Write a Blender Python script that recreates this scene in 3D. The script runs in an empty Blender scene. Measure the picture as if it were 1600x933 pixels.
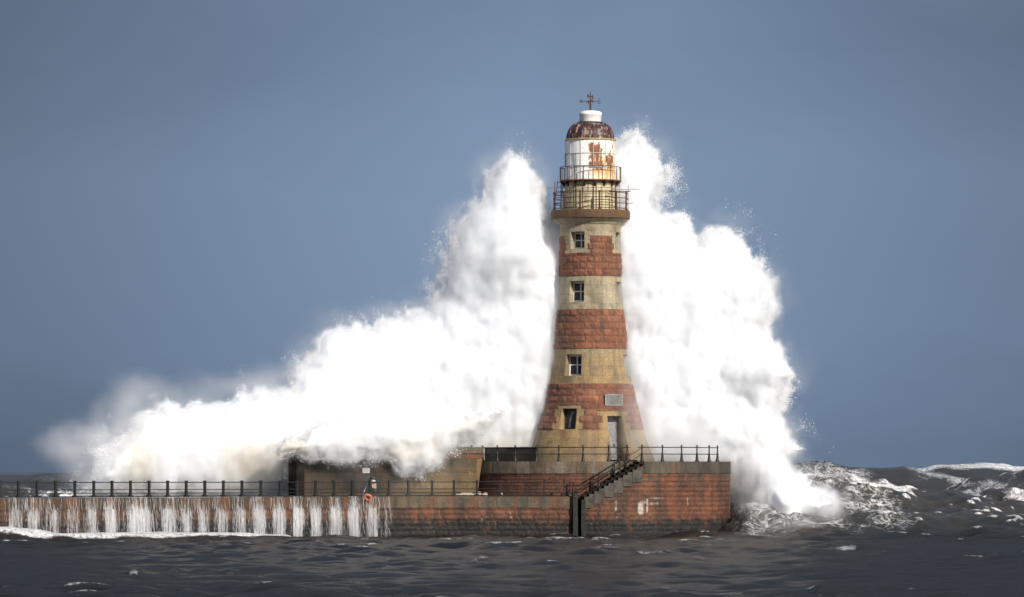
import bpy, bmesh, math, random
import numpy as np
from mathutils import Vector

# ------------------------------------------------------------------ camera, sky, sun, exposure
SC = bpy.context.scene
COL = SC.collection
F_PX = 7143.0            # focal length in photo pixels (1600 wide)
DIST = 300.0             # metres from camera to lighthouse
ZC = 4.11                # eye height above the sea
HOR = 737.0              # pixel row of the true horizon
AX = 922.5               # pixel column of the lighthouse axis
K0 = DIST / F_PX
CX = (800.0 - AX) * K0

cam_d = bpy.data.cameras.new("camera")
cam = bpy.data.objects.new("camera", cam_d)
COL.objects.link(cam)
cam.location = (CX, -DIST, ZC)
cam.rotation_euler = (math.radians(90), 0, 0)
cam_d.sensor_width = 36.0
cam_d.lens = 36.0 * F_PX / 1600.0
cam_d.shift_y = (HOR - 466.5) / 1600.0
cam_d.clip_start = 1.0
cam_d.clip_end = 40000.0
SC.camera = cam

SUN_AZ, SUN_EL = 35.0, 31.0     # degrees right of the camera axis (behind the viewer), above the horizon
world = bpy.data.worlds.new("World")
SC.world = world
world.use_nodes = True
wn = world.node_tree
for n in list(wn.nodes):
    wn.nodes.remove(n)


def nd(nt, typ, props=None, **ins):
    n = nt.nodes.new(typ)
    for k, v in (props or {}).items():
        setattr(n, k, v)
    for k, v in ins.items():
        key = int(k[1:]) if k[0] == 'i' and k[1:].isdigit() else k.replace('_', ' ')
        s = n.inputs[key]
        if isinstance(v, bpy.types.NodeSocket):
            nt.links.new(v, s)
        else:
            s.default_value = v
    return n


def mth(nt, op, a, b=0.0, c=None, clamp=False):
    n = nt.nodes.new('ShaderNodeMath')
    n.operation = op
    n.use_clamp = clamp
    for i, v in enumerate((a, b) if c is None else (a, b, c)):
        if isinstance(v, bpy.types.NodeSocket):
            nt.links.new(v, n.inputs[i])
        else:
            n.inputs[i].default_value = v
    return n.outputs[0]


def mixc(nt, fac, a, b, blend='MIX'):
    n = nt.nodes.new('ShaderNodeMix')
    n.data_type = 'RGBA'
    n.blend_type = blend
    n.clamp_factor = True
    for idx, v in ((0, fac), (6, a), (7, b)):
        if isinstance(v, bpy.types.NodeSocket):
            nt.links.new(v, n.inputs[idx])
        else:
            n.inputs[idx].default_value = v if idx == 0 else (v[0], v[1], v[2], 1.0)
    return n.outputs[2]


def ramp(nt, fac, stops, interp='LINEAR'):
    n = nt.nodes.new('ShaderNodeValToRGB')
    n.color_ramp.interpolation = interp
    e = n.color_ramp.elements
    while len(e) < len(stops):
        e.new(0.5)
    for el, (p, c) in zip(e, stops):
        el.position = p
        el.color = (c[0], c[1], c[2], 1.0) if not isinstance(c, (int, float)) else (c, c, c, 1.0)
    nt.links.new(fac, n.inputs[0])
    return n.outputs[0]


def maprange(nt, v, a, b, c=0.0, d=1.0, smooth=False):
    n = nt.nodes.new('ShaderNodeMapRange')
    n.interpolation_type = 'SMOOTHSTEP' if smooth else 'LINEAR'
    n.clamp = True
    for i, x in enumerate((v, a, b, c, d)):
        if isinstance(x, bpy.types.NodeSocket):
            nt.links.new(x, n.inputs[i])
        else:
            n.inputs[i].default_value = x
    return n.outputs[0]


sky = nd(wn, 'ShaderNodeTexSky', dict(sky_type='NISHITA', sun_disc=False, sun_elevation=math.radians(SUN_EL),
                                      sun_rotation=math.radians(180.0 - SUN_AZ), air_density=1.0, dust_density=2.0, ozone_density=2.0))
tc = nd(wn, 'ShaderNodeTexCoord')
sep = nd(wn, 'ShaderNodeSeparateXYZ', i0=tc.outputs['Generated'])
mp = nd(wn, 'ShaderNodeMapping', Vector=tc.outputs['Generated'])
mp.inputs['Scale'].default_value = (6.0, 6.0, 14.0)
cn = nd(wn, 'ShaderNodeTexNoise', Vector=mp.outputs[0], Scale=1.0, Detail=5.0, Roughness=0.55)
elev = mth(wn, 'ADD', sep.outputs['Z'], mth(wn, 'MULTIPLY', mth(wn, 'SUBTRACT', cn.outputs[0], 0.5), 0.09))
cloud = ramp(wn, maprange(wn, elev, -0.02, 0.18), [
    (0.0, (0.075, 0.104, 0.154)), (0.10, (0.078, 0.110, 0.164)), (0.25, (0.102, 0.147, 0.222)),
    (0.40, (0.108, 0.154, 0.229)), (0.60, (0.082, 0.117, 0.178)), (1.0, (0.13, 0.16, 0.22))])
# lens vignette painted into the cloud colour: paler behind pier head, darker at sides
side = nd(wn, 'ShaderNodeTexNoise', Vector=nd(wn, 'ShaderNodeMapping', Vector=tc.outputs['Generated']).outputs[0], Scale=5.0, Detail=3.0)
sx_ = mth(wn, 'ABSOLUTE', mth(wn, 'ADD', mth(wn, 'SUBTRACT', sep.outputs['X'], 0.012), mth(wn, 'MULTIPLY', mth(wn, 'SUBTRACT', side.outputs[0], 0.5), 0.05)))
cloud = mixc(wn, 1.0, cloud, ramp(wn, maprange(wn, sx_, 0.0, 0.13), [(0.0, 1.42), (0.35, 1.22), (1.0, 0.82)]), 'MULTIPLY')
sky_s = mixc(wn, 1.0, sky.outputs[0], (0.10, 0.10, 0.10), 'MULTIPLY')
# a bank of storm cloud covers the seaward half of the sky, the clear sky stays above and behind
bank = maprange(wn, sep.outputs['Z'], 0.10, 0.55, 0.97, 0.25, True)
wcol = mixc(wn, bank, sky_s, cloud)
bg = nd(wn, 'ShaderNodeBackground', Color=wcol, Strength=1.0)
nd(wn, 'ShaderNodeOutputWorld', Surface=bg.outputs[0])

sun_d = bpy.data.lights.new("sun", 'SUN')
sun_d.energy = 4.0
sun_d.angle = math.radians(0.5)
sun_d.color = (1.0, 0.945, 0.86)
sun = bpy.data.objects.new("sun", sun_d)
COL.objects.link(sun)
_a, _e = math.radians(SUN_AZ), math.radians(SUN_EL)
sun_dir = Vector((math.sin(_a) * math.cos(_e), -math.cos(_a) * math.cos(_e), math.sin(_e)))
sun.rotation_euler = sun_dir.to_track_quat('Z', 'Y').to_euler()
sun.location = sun_dir * 200

SC.view_settings.view_transform = 'Standard'
SC.view_settings.look = 'None'
SC.view_settings.exposure = 0.48
SC.view_settings.gamma = 1.0
SC.view_settings.use_curve_mapping = False
SC.render.engine = 'CYCLES'
SC.cycles.use_denoising = True
SC.cycles.max_bounces = 16
SC.cycles.diffuse_bounces = 5
SC.cycles.volume_bounces = 14
SC.cycles.transparent_max_bounces = 8

# ------------------------------------------------------------------ helpers
rng = np.random.default_rng(7)
random.seed(7)


def W(px, py, Y):
    """photo pixel at depth Y -> world X, Z"""
    k = (DIST + Y) / F_PX
    return CX + (px - 800.0) * k, ZC - (py - HOR) * k


def WX(px, Y=0.0):
    return W(px, HOR, Y)[0]


def WZ(py, Y=0.0):
    return W(800, py, Y)[1]


def _hash(ix, iy, iz, seed):
    h = (ix.astype(np.int64) * 374761393 + iy.astype(np.int64) * 668265263 + iz.astype(np.int64) * 2147483647 + seed * 974634777) & 0xFFFFFFFF
    h = ((h ^ (h >> 13)) * 1274126177) & 0xFFFFFFFF
    h = ((h ^ (h >> 16)) * 2246822519) & 0xFFFFFFFF
    return ((h ^ (h >> 15)) & 0xFFFFFF) / float(0xFFFFFF)


def rand2(ix, iy, seed=0):
    ix = np.asarray(ix); iy = np.asarray(iy)
    return _hash(ix, iy, np.zeros_like(ix), seed)


def noise3(x, y, z, seed=0):
    x, y, z = np.broadcast_arrays(np.asarray(x, float), np.asarray(y, float), np.asarray(z, float))
    ix, iy, iz = np.floor(x), np.floor(y), np.floor(z)
    fx, fy, fz = x - ix, y - iy, z - iz
    sx, sy, sz = (f * f * f * (f * (f * 6 - 15) + 10) for f in (fx, fy, fz))
    out = 0.0
    for dx in (0, 1):
        wx = sx if dx else 1 - sx
        for dy in (0, 1):
            wy = sy if dy else 1 - sy
            for dz in (0, 1):
                wz = sz if dz else 1 - sz
                out = out + wx * wy * wz * _hash(ix + dx, iy + dy, iz + dz, seed)
    return out * 2 - 1


def fbm(x, y, z=0.0, octv=4, seed=0, gain=0.5):
    s, a, f, tot = 0.0, 1.0, 1.0, 0.0
    for o in range(octv):
        s = s + a * noise3(np.asarray(x) * f + 17.3 * o, np.asarray(y) * f - 9.1 * o, np.asarray(z) * f + 3.7 * o, seed + o)
        tot += a
        a *= gain
        f *= 2.03
    return s / tot


def sstep(a, b, x):
    t = np.clip((np.asarray(x, float) - a) / (b - a), 0, 1)
    return t * t * (3 - 2 * t)


def link(name, me, mat=None, parent=None):
    o = bpy.data.objects.new(name, me)
    COL.objects.link(o)
    if mat is not None:
        me.materials.append(mat)
    if parent is not None:
        o.parent = parent
        o.matrix_parent_inverse = parent.matrix_world.inverted() if False else o.matrix_parent_inverse
    return o


def mesh_np(name, V, Fq, mat=None, parent=None, smooth=True, col=None, uv=None, attrs=None):
    """V (n,3), Fq (m,3|4) -> object"""
    V = np.asarray(V, np.float32)
    Fq = np.asarray(Fq, np.int32)
    me = bpy.data.meshes.new(name)
    n, m, c = len(V), len(Fq), Fq.shape[1]
    me.vertices.add(n)
    me.vertices.foreach_set('co', V.ravel())
    me.loops.add(m * c)
    me.loops.foreach_set('vertex_index', Fq.ravel())
    me.polygons.add(m)
    me.polygons.foreach_set('loop_start', np.arange(0, m * c, c, dtype=np.int32))
    me.polygons.foreach_set('loop_total', np.full(m, c, np.int32))
    me.polygons.foreach_set('use_smooth', np.full(m, smooth, bool))
    me.update(calc_edges=True)
    if col is not None:
        a = me.color_attributes.new('Col', 'FLOAT_COLOR', 'POINT')
        cc = np.ones((n, 4), np.float32)
        cc[:, :3] = col
        a.data.foreach_set('color', cc.ravel())
    for k, v in (attrs or {}).items():
        a = me.attributes.new(k, 'FLOAT', 'POINT')
        a.data.foreach_set('value', np.asarray(v, np.float32))
    if uv is not None:
        l = me.uv_layers.new(name='UVMap')
        l.data.foreach_set('uv', np.asarray(uv, np.float32)[Fq.ravel()].ravel())
    me.validate()
    return link(name, me, mat, parent)


def grid_faces(nu, nv, wrap=False):
    """vertex index = i*nv + j ; i along u"""
    i = np.arange(nu if wrap else nu - 1)
    j = np.arange(nv - 1)
    I, J = np.meshgrid(i, j, indexing='ij')
    I2 = (I + 1) % nu
    return np.stack([I * nv + J, I2 * nv + J, I2 * nv + J + 1, I * nv + J + 1], -1).reshape(-1, 4)


def obj_bm(name, bm, mat=None, parent=None, smooth=False):
    me = bpy.data.meshes.new(name)
    bmesh.ops.recalc_face_normals(bm, faces=bm.faces)
    bm.to_mesh(me)
    bm.free()
    if smooth:
        for p in me.polygons:
            p.use_smooth = True
    return link(name, me, mat, parent)


def empty(name, loc=(0, 0, 0)):
    o = bpy.data.objects.new(name, None)
    COL.objects.link(o)
    return o


def tag(o, label=None, cat=None, group=None, kind=None):
    if label: o['label'] = label
    if cat: o['category'] = cat
    if group: o['group'] = group
    if kind: o['kind'] = kind
    return o


def add_prism(bm, poly, z0, z1):
    lo = [bm.verts.new((p[0], p[1], z0)) for p in poly]
    hi = [bm.verts.new((p[0], p[1], z1)) for p in poly]
    n = len(poly)
    bm.faces.new(lo[::-1])
    bm.faces.new(hi)
    for i in range(n):
        bm.faces.new((lo[i], lo[(i + 1) % n], hi[(i + 1) % n], hi[i]))


def add_hexa(bm, pts):
    """8 points: bottom 4 then top 4"""
    v = [bm.verts.new(p) for p in pts]
    for f in ((3, 2, 1, 0), (4, 5, 6, 7), (0, 1, 5, 4), (1, 2, 6, 5), (2, 3, 7, 6), (3, 0, 4, 7)):
        bm.faces.new([v[i] for i in f])


def add_box(bm, c, s, ax=None):
    """box centred at c, size s, optional axes (3 vectors)"""
    ax = ax or (Vector((1, 0, 0)), Vector((0, 1, 0)), Vector((0, 0, 1)))
    c = Vector(c)
    P = []
    for dz in (-.5, .5):
        for dx, dy in ((-.5, -.5), (.5, -.5), (.5, .5), (-.5, .5)):
            P.append(c + ax[0] * dx * s[0] + ax[1] * dy * s[1] + ax[2] * dz * s[2])
    add_hexa(bm, P)


def add_tube(bm, pts, r, seg=6, closed=False, caps=True):
    pts = [Vector(p) for p in pts]
    n = len(pts)
    rings = []
    for i, p in enumerate(pts):
        if closed:
            t = pts[(i + 1) % n] - pts[i - 1]
        else:
            t = pts[min(i + 1, n - 1)] - pts[max(i - 1, 0)]
        t.normalize()
        up = Vector((0, 0, 1)) if abs(t.z) < 0.9 else Vector((1, 0, 0))
        a = t.cross(up).normalized()
        b = a.cross(t).normalized()
        rr = r[i] if isinstance(r, (list, tuple)) else r
        rings.append([bm.verts.new(p + a * rr * math.cos(2 * math.pi * q / seg) + b * rr * math.sin(2 * math.pi * q / seg)) for q in range(seg)])
    for i in range(n if closed else n - 1):
        A, B = rings[i], rings[(i + 1) % n]
        for q in range(seg):
            bm.faces.new((A[q], A[(q + 1) % seg], B[(q + 1) % seg], B[q]))
    if caps and not closed:
        bm.faces.new(rings[0][::-1])
        bm.faces.new(rings[-1])


def add_lathe(bm, prof, c=(0, 0, 0), seg=24, th0=0.0):
    rings = []
    for r, z in prof:
        rings.append([bm.verts.new((c[0] + max(r, 1e-4) * math.cos(th0 + 2 * math.pi * q / seg), c[1] + max(r, 1e-4) * math.sin(th0 + 2 * math.pi * q / seg), c[2] + z)) for q in range(seg)])
    for A, B in zip(rings, rings[1:]):
        for q in range(seg):
            bm.faces.new((A[q], A[(q + 1) % seg], B[(q + 1) % seg], B[q]))
    bm.faces.new(rings[0][::-1])
    bm.faces.new(rings[-1])


def copy_part(o, parent, mat_off=None):
    c = o.copy()
    COL.objects.link(c)
    c.parent = parent
    return c


# ------------------------------------------------------------------ materials
def new_mat(name):
    m = bpy.data.materials.new(name)
    m.use_nodes = True
    nt = m.node_tree
    for n in list(nt.nodes):
        nt.nodes.remove(n)
    out = nt.nodes.new('ShaderNodeOutputMaterial')
    return m, nt, out


def principled(nt, out, col, rough=0.8, spec=0.3, bump=None, metallic=0.0, bump_d=0.02):
    b = nt.nodes.new('ShaderNodeBsdfPrincipled')
    for key, v in (('Base Color', col), ('Roughness', rough), ('Specular IOR Level', spec), ('Metallic', metallic)):
        if isinstance(v, bpy.types.NodeSocket):
            nt.links.new(v, b.inputs[key])
        else:
            b.inputs[key].default_value = (v[0], v[1], v[2], 1) if key == 'Base Color' else v
    if bump is not None:
        bn = nt.nodes.new('ShaderNodeBump')
        bn.inputs['Strength'].default_value = 1.0
        bn.inputs['Distance'].default_value = bump_d
        nt.links.new(bump, bn.inputs['Height'])
        nt.links.new(bn.outputs[0], b.inputs['Normal'])
    nt.links.new(b.outputs[0], out.inputs[0])
    return b


def pos(nt):
    return nt.nodes.new('ShaderNodeNewGeometry').outputs['Position']


def mapped(nt, v, sc, loc=(0, 0, 0)):
    m = nt.nodes.new('ShaderNodeMapping')
    nt.links.new(v, m.inputs[0])
    m.inputs['Scale'].default_value = sc
    m.inputs['Location'].default_value = loc
    return m.outputs[0]


def noi(nt, v, scale, detail=4.0, rough=0.55, dist=0.0):
    n = nt.nodes.new('ShaderNodeTexNoise')
    nt.links.new(v, n.inputs['Vector'])
    n.inputs['Scale'].default_value = scale
    n.inputs['Detail'].default_value = detail
    n.inputs['Roughness'].default_value = rough
    n.inputs['Distortion'].default_value = dist
    return n.outputs[0]


def stone_mat(name, algae=True, streak=0.6, efflo=0.5, rust=0.0, algae_top=1.0, tint=None, grey=0.0):
    """masonry: block colours come from the Col attribute; weather stains are procedural in wall coordinates (UV = metres)"""
    m, nt, out = new_mat(name)
    at = nd(nt, 'ShaderNodeAttribute', dict(attribute_name='Col'))
    P = pos(nt)
    uv = nd(nt, 'ShaderNodeUVMap').outputs[0]
    col = at.outputs['Color']
    n1 = noi(nt, P, 1.7, 6, 0.6)
    col = mixc(nt, 1.0, col, ramp(nt, n1, [(0.28, 0.62), (0.5, 1.0), (0.75, 1.28)]), 'MULTIPLY')
    n2 = noi(nt, P, 11.0, 5, 0.65)
    col = mixc(nt, 1.0, col, ramp(nt, n2, [(0.3, 0.72), (0.7, 1.22)]), 'MULTIPLY')
    # runs of dark grime down the wall
    s1 = noi(nt, mapped(nt, uv, (1.6, 0.16, 1)), 1.0, 5, 0.65)
    s2 = noi(nt, mapped(nt, uv, (0.35, 0.5, 1), (4, 2, 0)), 1.0, 3, 0.5)
    sf = mth(nt, 'MULTIPLY', maprange(nt, s1, 0.47, 0.62), maprange(nt, s2, 0.30, 0.55))
    col = mixc(nt, mth(nt, 'MULTIPLY', sf, streak), col, (0.030, 0.025, 0.020))
    if rust > 0:
        r1 = noi(nt, mapped(nt, uv, (1.1, 0.10, 1), (9, 3, 0)), 1.0, 4, 0.6)
        col = mixc(nt, mth(nt, 'MULTIPLY', maprange(nt, r1, 0.5, 0.62), rust), col, (0.20, 0.075, 0.028))
    if efflo > 0:
        e1 = noi(nt, mapped(nt, uv, (2.6, 1.1, 1), (1, 5, 0)), 1.0, 6, 0.7)
        col = mixc(nt, mth(nt, 'MULTIPLY', maprange(nt, e1, 0.655, 0.71), efflo), col, (0.58, 0.55, 0.50))
    if algae:
        z = nd(nt, 'ShaderNodeSeparateXYZ', i0=P).outputs[2]
        a1 = noi(nt, mapped(nt, uv, (1.3, 0.9, 1), (2, 7, 0)), 1.0, 6, 0.7)
        zz = mth(nt, 'ADD', z, mth(nt, 'MULTIPLY', mth(nt, 'SUBTRACT', a1, 0.5), 2.0))
        af = maprange(nt, zz, algae_top - 0.22, algae_top + 0.22, 0.93, 0.0)
        speck = noi(nt, P, 7.0, 4, 0.7)
        ac = mixc(nt, maprange(nt, speck, 0.60, 0.68), (0.006, 0.009, 0.009), (0.09, 0.085, 0.07))
        ac = mixc(nt, maprange(nt, a1, 0.55, 0.7), ac, (0.07, 0.035, 0.022))
        col = mixc(nt, af, col, ac)
    hb = mth(nt, 'ADD', n2, mth(nt, 'MULTIPLY', n1, 0.7))
    rg = ramp(nt, n1, [(0.3, 0.6), (0.7, 0.85)])
    principled(nt, out, col, rg, 0.35, hb, bump_d=0.05)
    return m


def paint_mat(name, c1, c2, scale=3.0, lo=0.4, hi=0.6, rough=0.6, spec=0.3, c3=None, metallic=0.0):
    m, nt, out = new_mat(name)
    P = pos(nt)
    n1 = noi(nt, P, scale, 6, 0.65)
    col = mixc(nt, maprange(nt, n1, lo, hi), c1, c2)
    if c3 is not None:
        n2 = noi(nt, P, scale * 2.7, 5, 0.7)
        col = mixc(nt, maprange(nt, n2, 0.55, 0.66), col, c3)
    principled(nt, out, col, rough, spec, n1, metallic, 0.01)
    return m


M = {}
M['tower'] = stone_mat('weathered_tower_stone', algae=False, streak=0.22, efflo=0.12, rust=0.08)
M['pier'] = stone_mat('pier_masonry', algae=True, streak=0.65, efflo=0.6, rust=0.25, algae_top=1.05)
M['wetpier'] = stone_mat('wet_pier_masonry', algae=True, streak=0.5, efflo=0.0, rust=0.5, algae_top=0.1)
M['terrace'] = stone_mat('terrace_masonry', algae=False, streak=0.7, efflo=0.55, rust=0.2)
M['coping'] = stone_mat('coping_stone', algae=False, streak=0.75, efflo=0.0, rust=0.3)
M['store'] = stone_mat('stained_render', algae=False, streak=0.75, efflo=0.0, rust=0.15)
M['iron'] = paint_mat('black_iron', (0.006, 0.006, 0.007), (0.014, 0.011, 0.009), 6.0, 0.45, 0.65, 0.5, 0.4)
M['rustiron'] = paint_mat('red_brown_iron', (0.10, 0.035, 0.022), (0.045, 0.022, 0.018), 8.0, 0.4, 0.6, 0.7, 0.3)
M['darkmetal'] = paint_mat('dark_rusty_metal', (0.035, 0.028, 0.026), (0.09, 0.040, 0.022), 6.0, 0.5, 0.65, 0.65, 0.3)
M['greypole'] = paint_mat('grey_pole', (0.22, 0.21, 0.20), (0.12, 0.10, 0.09), 6.0, 0.4, 0.65, 0.5, 0.4)
M['white'] = paint_mat('white_paint', (0.78, 0.77, 0.75), (0.66, 0.64, 0.60), 2.0, 0.45, 0.7, 0.55, 0.35)
M['winframe'] = paint_mat('window_paint', (0.80, 0.79, 0.77), (0.62, 0.60, 0.56), 6.0, 0.5, 0.7, 0.6, 0.3)
M['glass'] = paint_mat('dark_window_glass', (0.012, 0.015, 0.020), (0.030, 0.036, 0.048), 2.0, 0.4, 0.6, 0.08, 0.5)
M['peel'] = paint_mat('peeling_grey_paint', (0.34, 0.34, 0.345), (0.20, 0.195, 0.19), 3.5, 0.45, 0.62, 0.7, 0.25, (0.12, 0.09, 0.07))
M['steelplate'] = paint_mat('weathered_plate', (0.11, 0.11, 0.105), (0.19, 0.185, 0.175), 2.0, 0.4, 0.65, 0.45, 0.4)
M['timber'] = paint_mat('wet_timber', (0.012, 0.014, 0.011), (0.024, 0.028, 0.021), 4.0, 0.45, 0.65, 0.7, 0.3, (0.045, 0.05, 0.04))
M['wetdeck'] = paint_mat('wet_deck', (0.035, 0.035, 0.035), (0.07, 0.065, 0.06), 1.2, 0.4, 0.65, 0.25, 0.5)
M['darkstone'] = paint_mat('dark_wet_stone', (0.006, 0.006, 0.005), (0.018, 0.016, 0.011), 1.3, 0.42, 0.68, 0.75, 0.12)
M['orange'] = paint_mat('orange_plastic', (0.62, 0.12, 0.035), (0.48, 0.085, 0.028), 6.0, 0.45, 0.7, 0.4, 0.4)
M['dimwhite'] = paint_mat('off_white_panel', (0.46, 0.45, 0.43), (0.34, 0.32, 0.29), 5.0, 0.45, 0.7, 0.5, 0.3)
M['pink'] = paint_mat('faded_pink_board', (0.38, 0.28, 0.23), (0.28, 0.18, 0.14), 5.0, 0.4, 0.65, 0.6, 0.3)

# ------------------------------------------------------------------ masonry fields
def masonry(s, z, ch, bl, seed, z0=0.0):
    """returns block hash, groove (0 at joints .. 1 on the block face), pillow (0..1)"""
    ci = np.floor((z - z0) / ch)
    fz = (z - z0) / ch - ci
    off = rand2(ci, ci * 0 + 3, seed) * bl
    bj = np.floor((s + off) / bl)
    fs = (s + off) / bl - bj
    # every third block is split in two
    half = rand2(bj, ci, seed + 5) < 0.35
    fs2 = np.where(half, (fs * 2) % 1.0, fs)
    w = np.where(half, bl * .5, bl)
    h = rand2(bj * 2 + np.where(half & (fs > .5), 1, 0), ci, seed + 1)
    ds = np.minimum(fs2, 1 - fs2) * w
    dz = np.minimum(fz, 1 - fz) * ch
    d = np.minimum(ds, dz)
    return h, sstep(0.0, 0.045, d), sstep(0.0, 0.16, d), ci


def block_col(base, h, amt=0.35, warm=0.12):
    base = np.asarray(base)
    v = (1 - amt / 2 + amt * h)[..., None]
    t = (((h * 7.31) % 1.0) - 0.5)[..., None] * np.array([warm, 0.0, -warm])
    return np.clip(base * v * (1 + t), 0, 1)


RED = np.array([0.186, 0.075, 0.042])
CREAM = np.array([0.335, 0.286, 0.190])
OCHRE = np.array([0.280, 0.194, 0.092])
GREY = np.array([0.115, 0.092, 0.062])
YEL = np.array([0.135, 0.088, 0.040])

Z_DECK = WZ(776, -9.15)
Z_TER = WZ(721.0, -9.0)

# ------------------------------------------------------------------ lighthouse
LH = tag(empty('lighthouse'), 'tall tapering round lighthouse in red and cream stone bands with rusty white lantern', 'lighthouse')

PROF = [(352, 49.0), (356, 47.6), (362, 47.0), (372, 47.2), (400, 47.6), (433, 48.2), (460, 49.6), (483, 51.3), (515, 54.6), (546, 58.0), (573, 61.6),
        (600, 66.0), (628, 71.6), (650, 77.2), (672, 83.2), (695, 91.0), (712, 97.5), (726, 103.0)]
pz = np.array([WZ(p[0]) for p in PROF])[::-1]
pr = np.array([p[1] * K0 for p in PROF])[::-1]


def tower_r(z):
    # smooth interpolation
    return np.interp(z, pz, pr)


def zpx(y):
    return WZ(y)


NTH = 600
ZB, ZT = Z_TER - 0.05, WZ(352)
NZ = 420
zz = np.linspace(ZB, ZT, NZ)
th = np.arange(NTH) / NTH * 2 * math.pi - math.pi       # 0 faces the camera (-Y), positive to the right (+X)
TH, ZZ = np.meshgrid(th, zz, indexing='ij')
_kern = np.ones(15) / 15
_rs = np.convolve(np.pad(tower_r(zz), 7, mode='edge'), _kern, 'valid')
RR = np.broadcast_to(_rs[None, :], TH.shape)
S = TH * 2.35                         # nominal arc length so blocks keep whole numbers round the tower
bands = [(370, 433), (484, 546), (600, 672)]
DEG = math.pi / 180
WINS = []  # theta, half width, z0, z1
for tw in (-27, 71):
    WINS += [(tw * DEG, .50, zpx(391), zpx(365), 'win1'), (tw * DEG, .52, zpx(474), zpx(442), 'win2'),
             (tw * DEG, .56, zpx(589), zpx(556), 'win3')]
WINS += [(-27 * DEG, .56, zpx(672), zpx(640), 'win4')]
DOOR = (28 * DEG, .62, ZB + 0.10, zpx(651.5), 'door')

redm = np.zeros_like(ZZ)
for a, b in bands:
    redm = np.maximum(redm, ((ZZ < zpx(a)) & (ZZ > zpx(b))).astype(float))
courses = 0.435
h, gr, pil, ci = masonry(S, ZZ, courses, 1.13, 11, zpx(433))
# dressed stone surrounds break the red bands
dress = np.zeros_like(ZZ, bool)
def u_of(t0):
    return (TH - t0) * RR
for t0, hw, za, zb_, nm in WINS:
    if nm == 'win1':
        q = hw + 0.28 + 0.14 * (np.mod(ci, 2))
        dress |= (np.abs(u_of(t0) + .02) < q) & (ZZ > za - .22) & (ZZ < zb_ + .5)
    if nm == 'win4':
        q = hw + 0.26 + 0.26 * (np.mod(ci, 2))
        dress |= (np.abs(u_of(t0)) < q) & (ZZ < zb_ + .28) & (ZZ > za - .6)
q = DOOR[1] + 0.25 + 0.28 * (np.mod(ci, 2))
dress |= (np.abs(u_of(DOOR[0])) < q) & (ZZ < DOOR[3] + .36)
redm = redm * (~dress)
rough = fbm(S * 3.1, ZZ * 3.3, 0, 4, 21)
rough2 = fbm(S * 9.0, ZZ * 9.0, 0, 3, 25)
h2, gr2, pil2, ci2 = masonry(S, ZZ, 0.59, 1.47, 31, zpx(546))
disp_red = 0.045 + 0.05 * pil * (0.5 + 0.9 * rough) + 0.022 * rough2 + 0.03 * (h - .5) - 0.018 * (1 - gr) + .015 * rough
disp_st = 0.004 * rough2 - 0.010 * (1 - gr2)
DSP = np.where(redm > .5, disp_red, disp_st)
colr = block_col(RED, h, 0.42, 0.16) * (0.74 + 0.26 * gr)[..., None]
colr = colr * (1 + 0.34 * rough + .2 * fbm(S * .5, ZZ * 2.2, 4, 3, 28))[..., None]
tz = sstep(zpx(500), zpx(590), ZZ)[..., None]
cst = CREAM * (1 - tz) + OCHRE * tz
cst = block_col(np.array([1., 1., 1.]), h2, 0.16, 0.05) * cst * (0.80 + 0.20 * gr2)[..., None]
lowgrime = (sstep(zpx(690), zpx(716), ZZ) * 0.55)[..., None]
cst = cst * (1 - lowgrime) + np.array([0.10, 0.085, 0.06]) * lowgrime
ok_ = (sstep(-.05, .45, fbm(S * .9, ZZ * .6, 5, 4, 87)) * (.18 + .30 * tz[..., 0]))[..., None]
cst = cst * (1 - ok_) + np.array([.235, .155, .072]) * ok_
gk = (sstep(.06, .45, fbm(S * 2.6, ZZ * .22, 3, 4, 83)) * .42)[..., None]
cst = cst * (1 - gk) + np.array([.105, .085, .058]) * gk
colr = colr * (1 - gk * .8) + np.array([.060, .038, .028]) * gk * .8
COLS = np.where((redm > .5)[..., None], colr, cst)
# brown iron runs under the low window and door
for t0, za, hw in ((-27 * DEG, zpx(672), .5), (DOOR[0], zpx(690), .9)):
    run = np.exp(-(u_of(t0) / hw) ** 2) * (ZZ < za) * sstep(za - 2.6, za - .1, ZZ) * (0.5 + 0.5 * fbm(S * 4, ZZ * .6, 0, 3, 77))
    run = np.clip(run * 1.1, 0, .8)[..., None]
    COLS = COLS * (1 - run) + np.array([0.13, 0.06, 0.022]) * run
R2 = RR + DSP
VX, VY, VZ = R2 * np.sin(TH), -R2 * np.cos(TH), ZZ
V = np.stack([VX, VY, VZ], -1)

hole = np.zeros((NTH, NZ - 1), bool)
loops = []
for t0, hw, za, zb_, nm in WINS + [DOOR]:
    rm = float(np.interp((za + zb_) / 2, zz, _rs))
    i0 = int(round((t0 - hw / rm + math.pi) / (2 * math.pi) * NTH))
    i1 = int(round((t0 + hw / rm + math.pi) / (2 * math.pi) * NTH))
    j0 = int(np.searchsorted(zz, za)); j1 = int(np.searchsorted(zz, zb_))
    hole[i0:i1, j0:j1] = True
    # dressed rim: pull the rim back to the plain tower face
    V[i0:i1 + 1, j0:j1 + 1] = np.stack([RR * np.sin(TH), -RR * np.cos(TH), ZZ], -1)[i0:i1 + 1, j0:j1 + 1]
    loops.append((t0, i0, i1, j0, j1, nm, rm))
Vf = V.reshape(-1, 3)
Cf = COLS.reshape(-1, 3)
F = grid_faces(NTH, NZ, wrap=True)
F = F[~hole.reshape(-1)]
extraV, extraF, extraC = [], [], []
nbase = len(Vf)
openings = []
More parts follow.
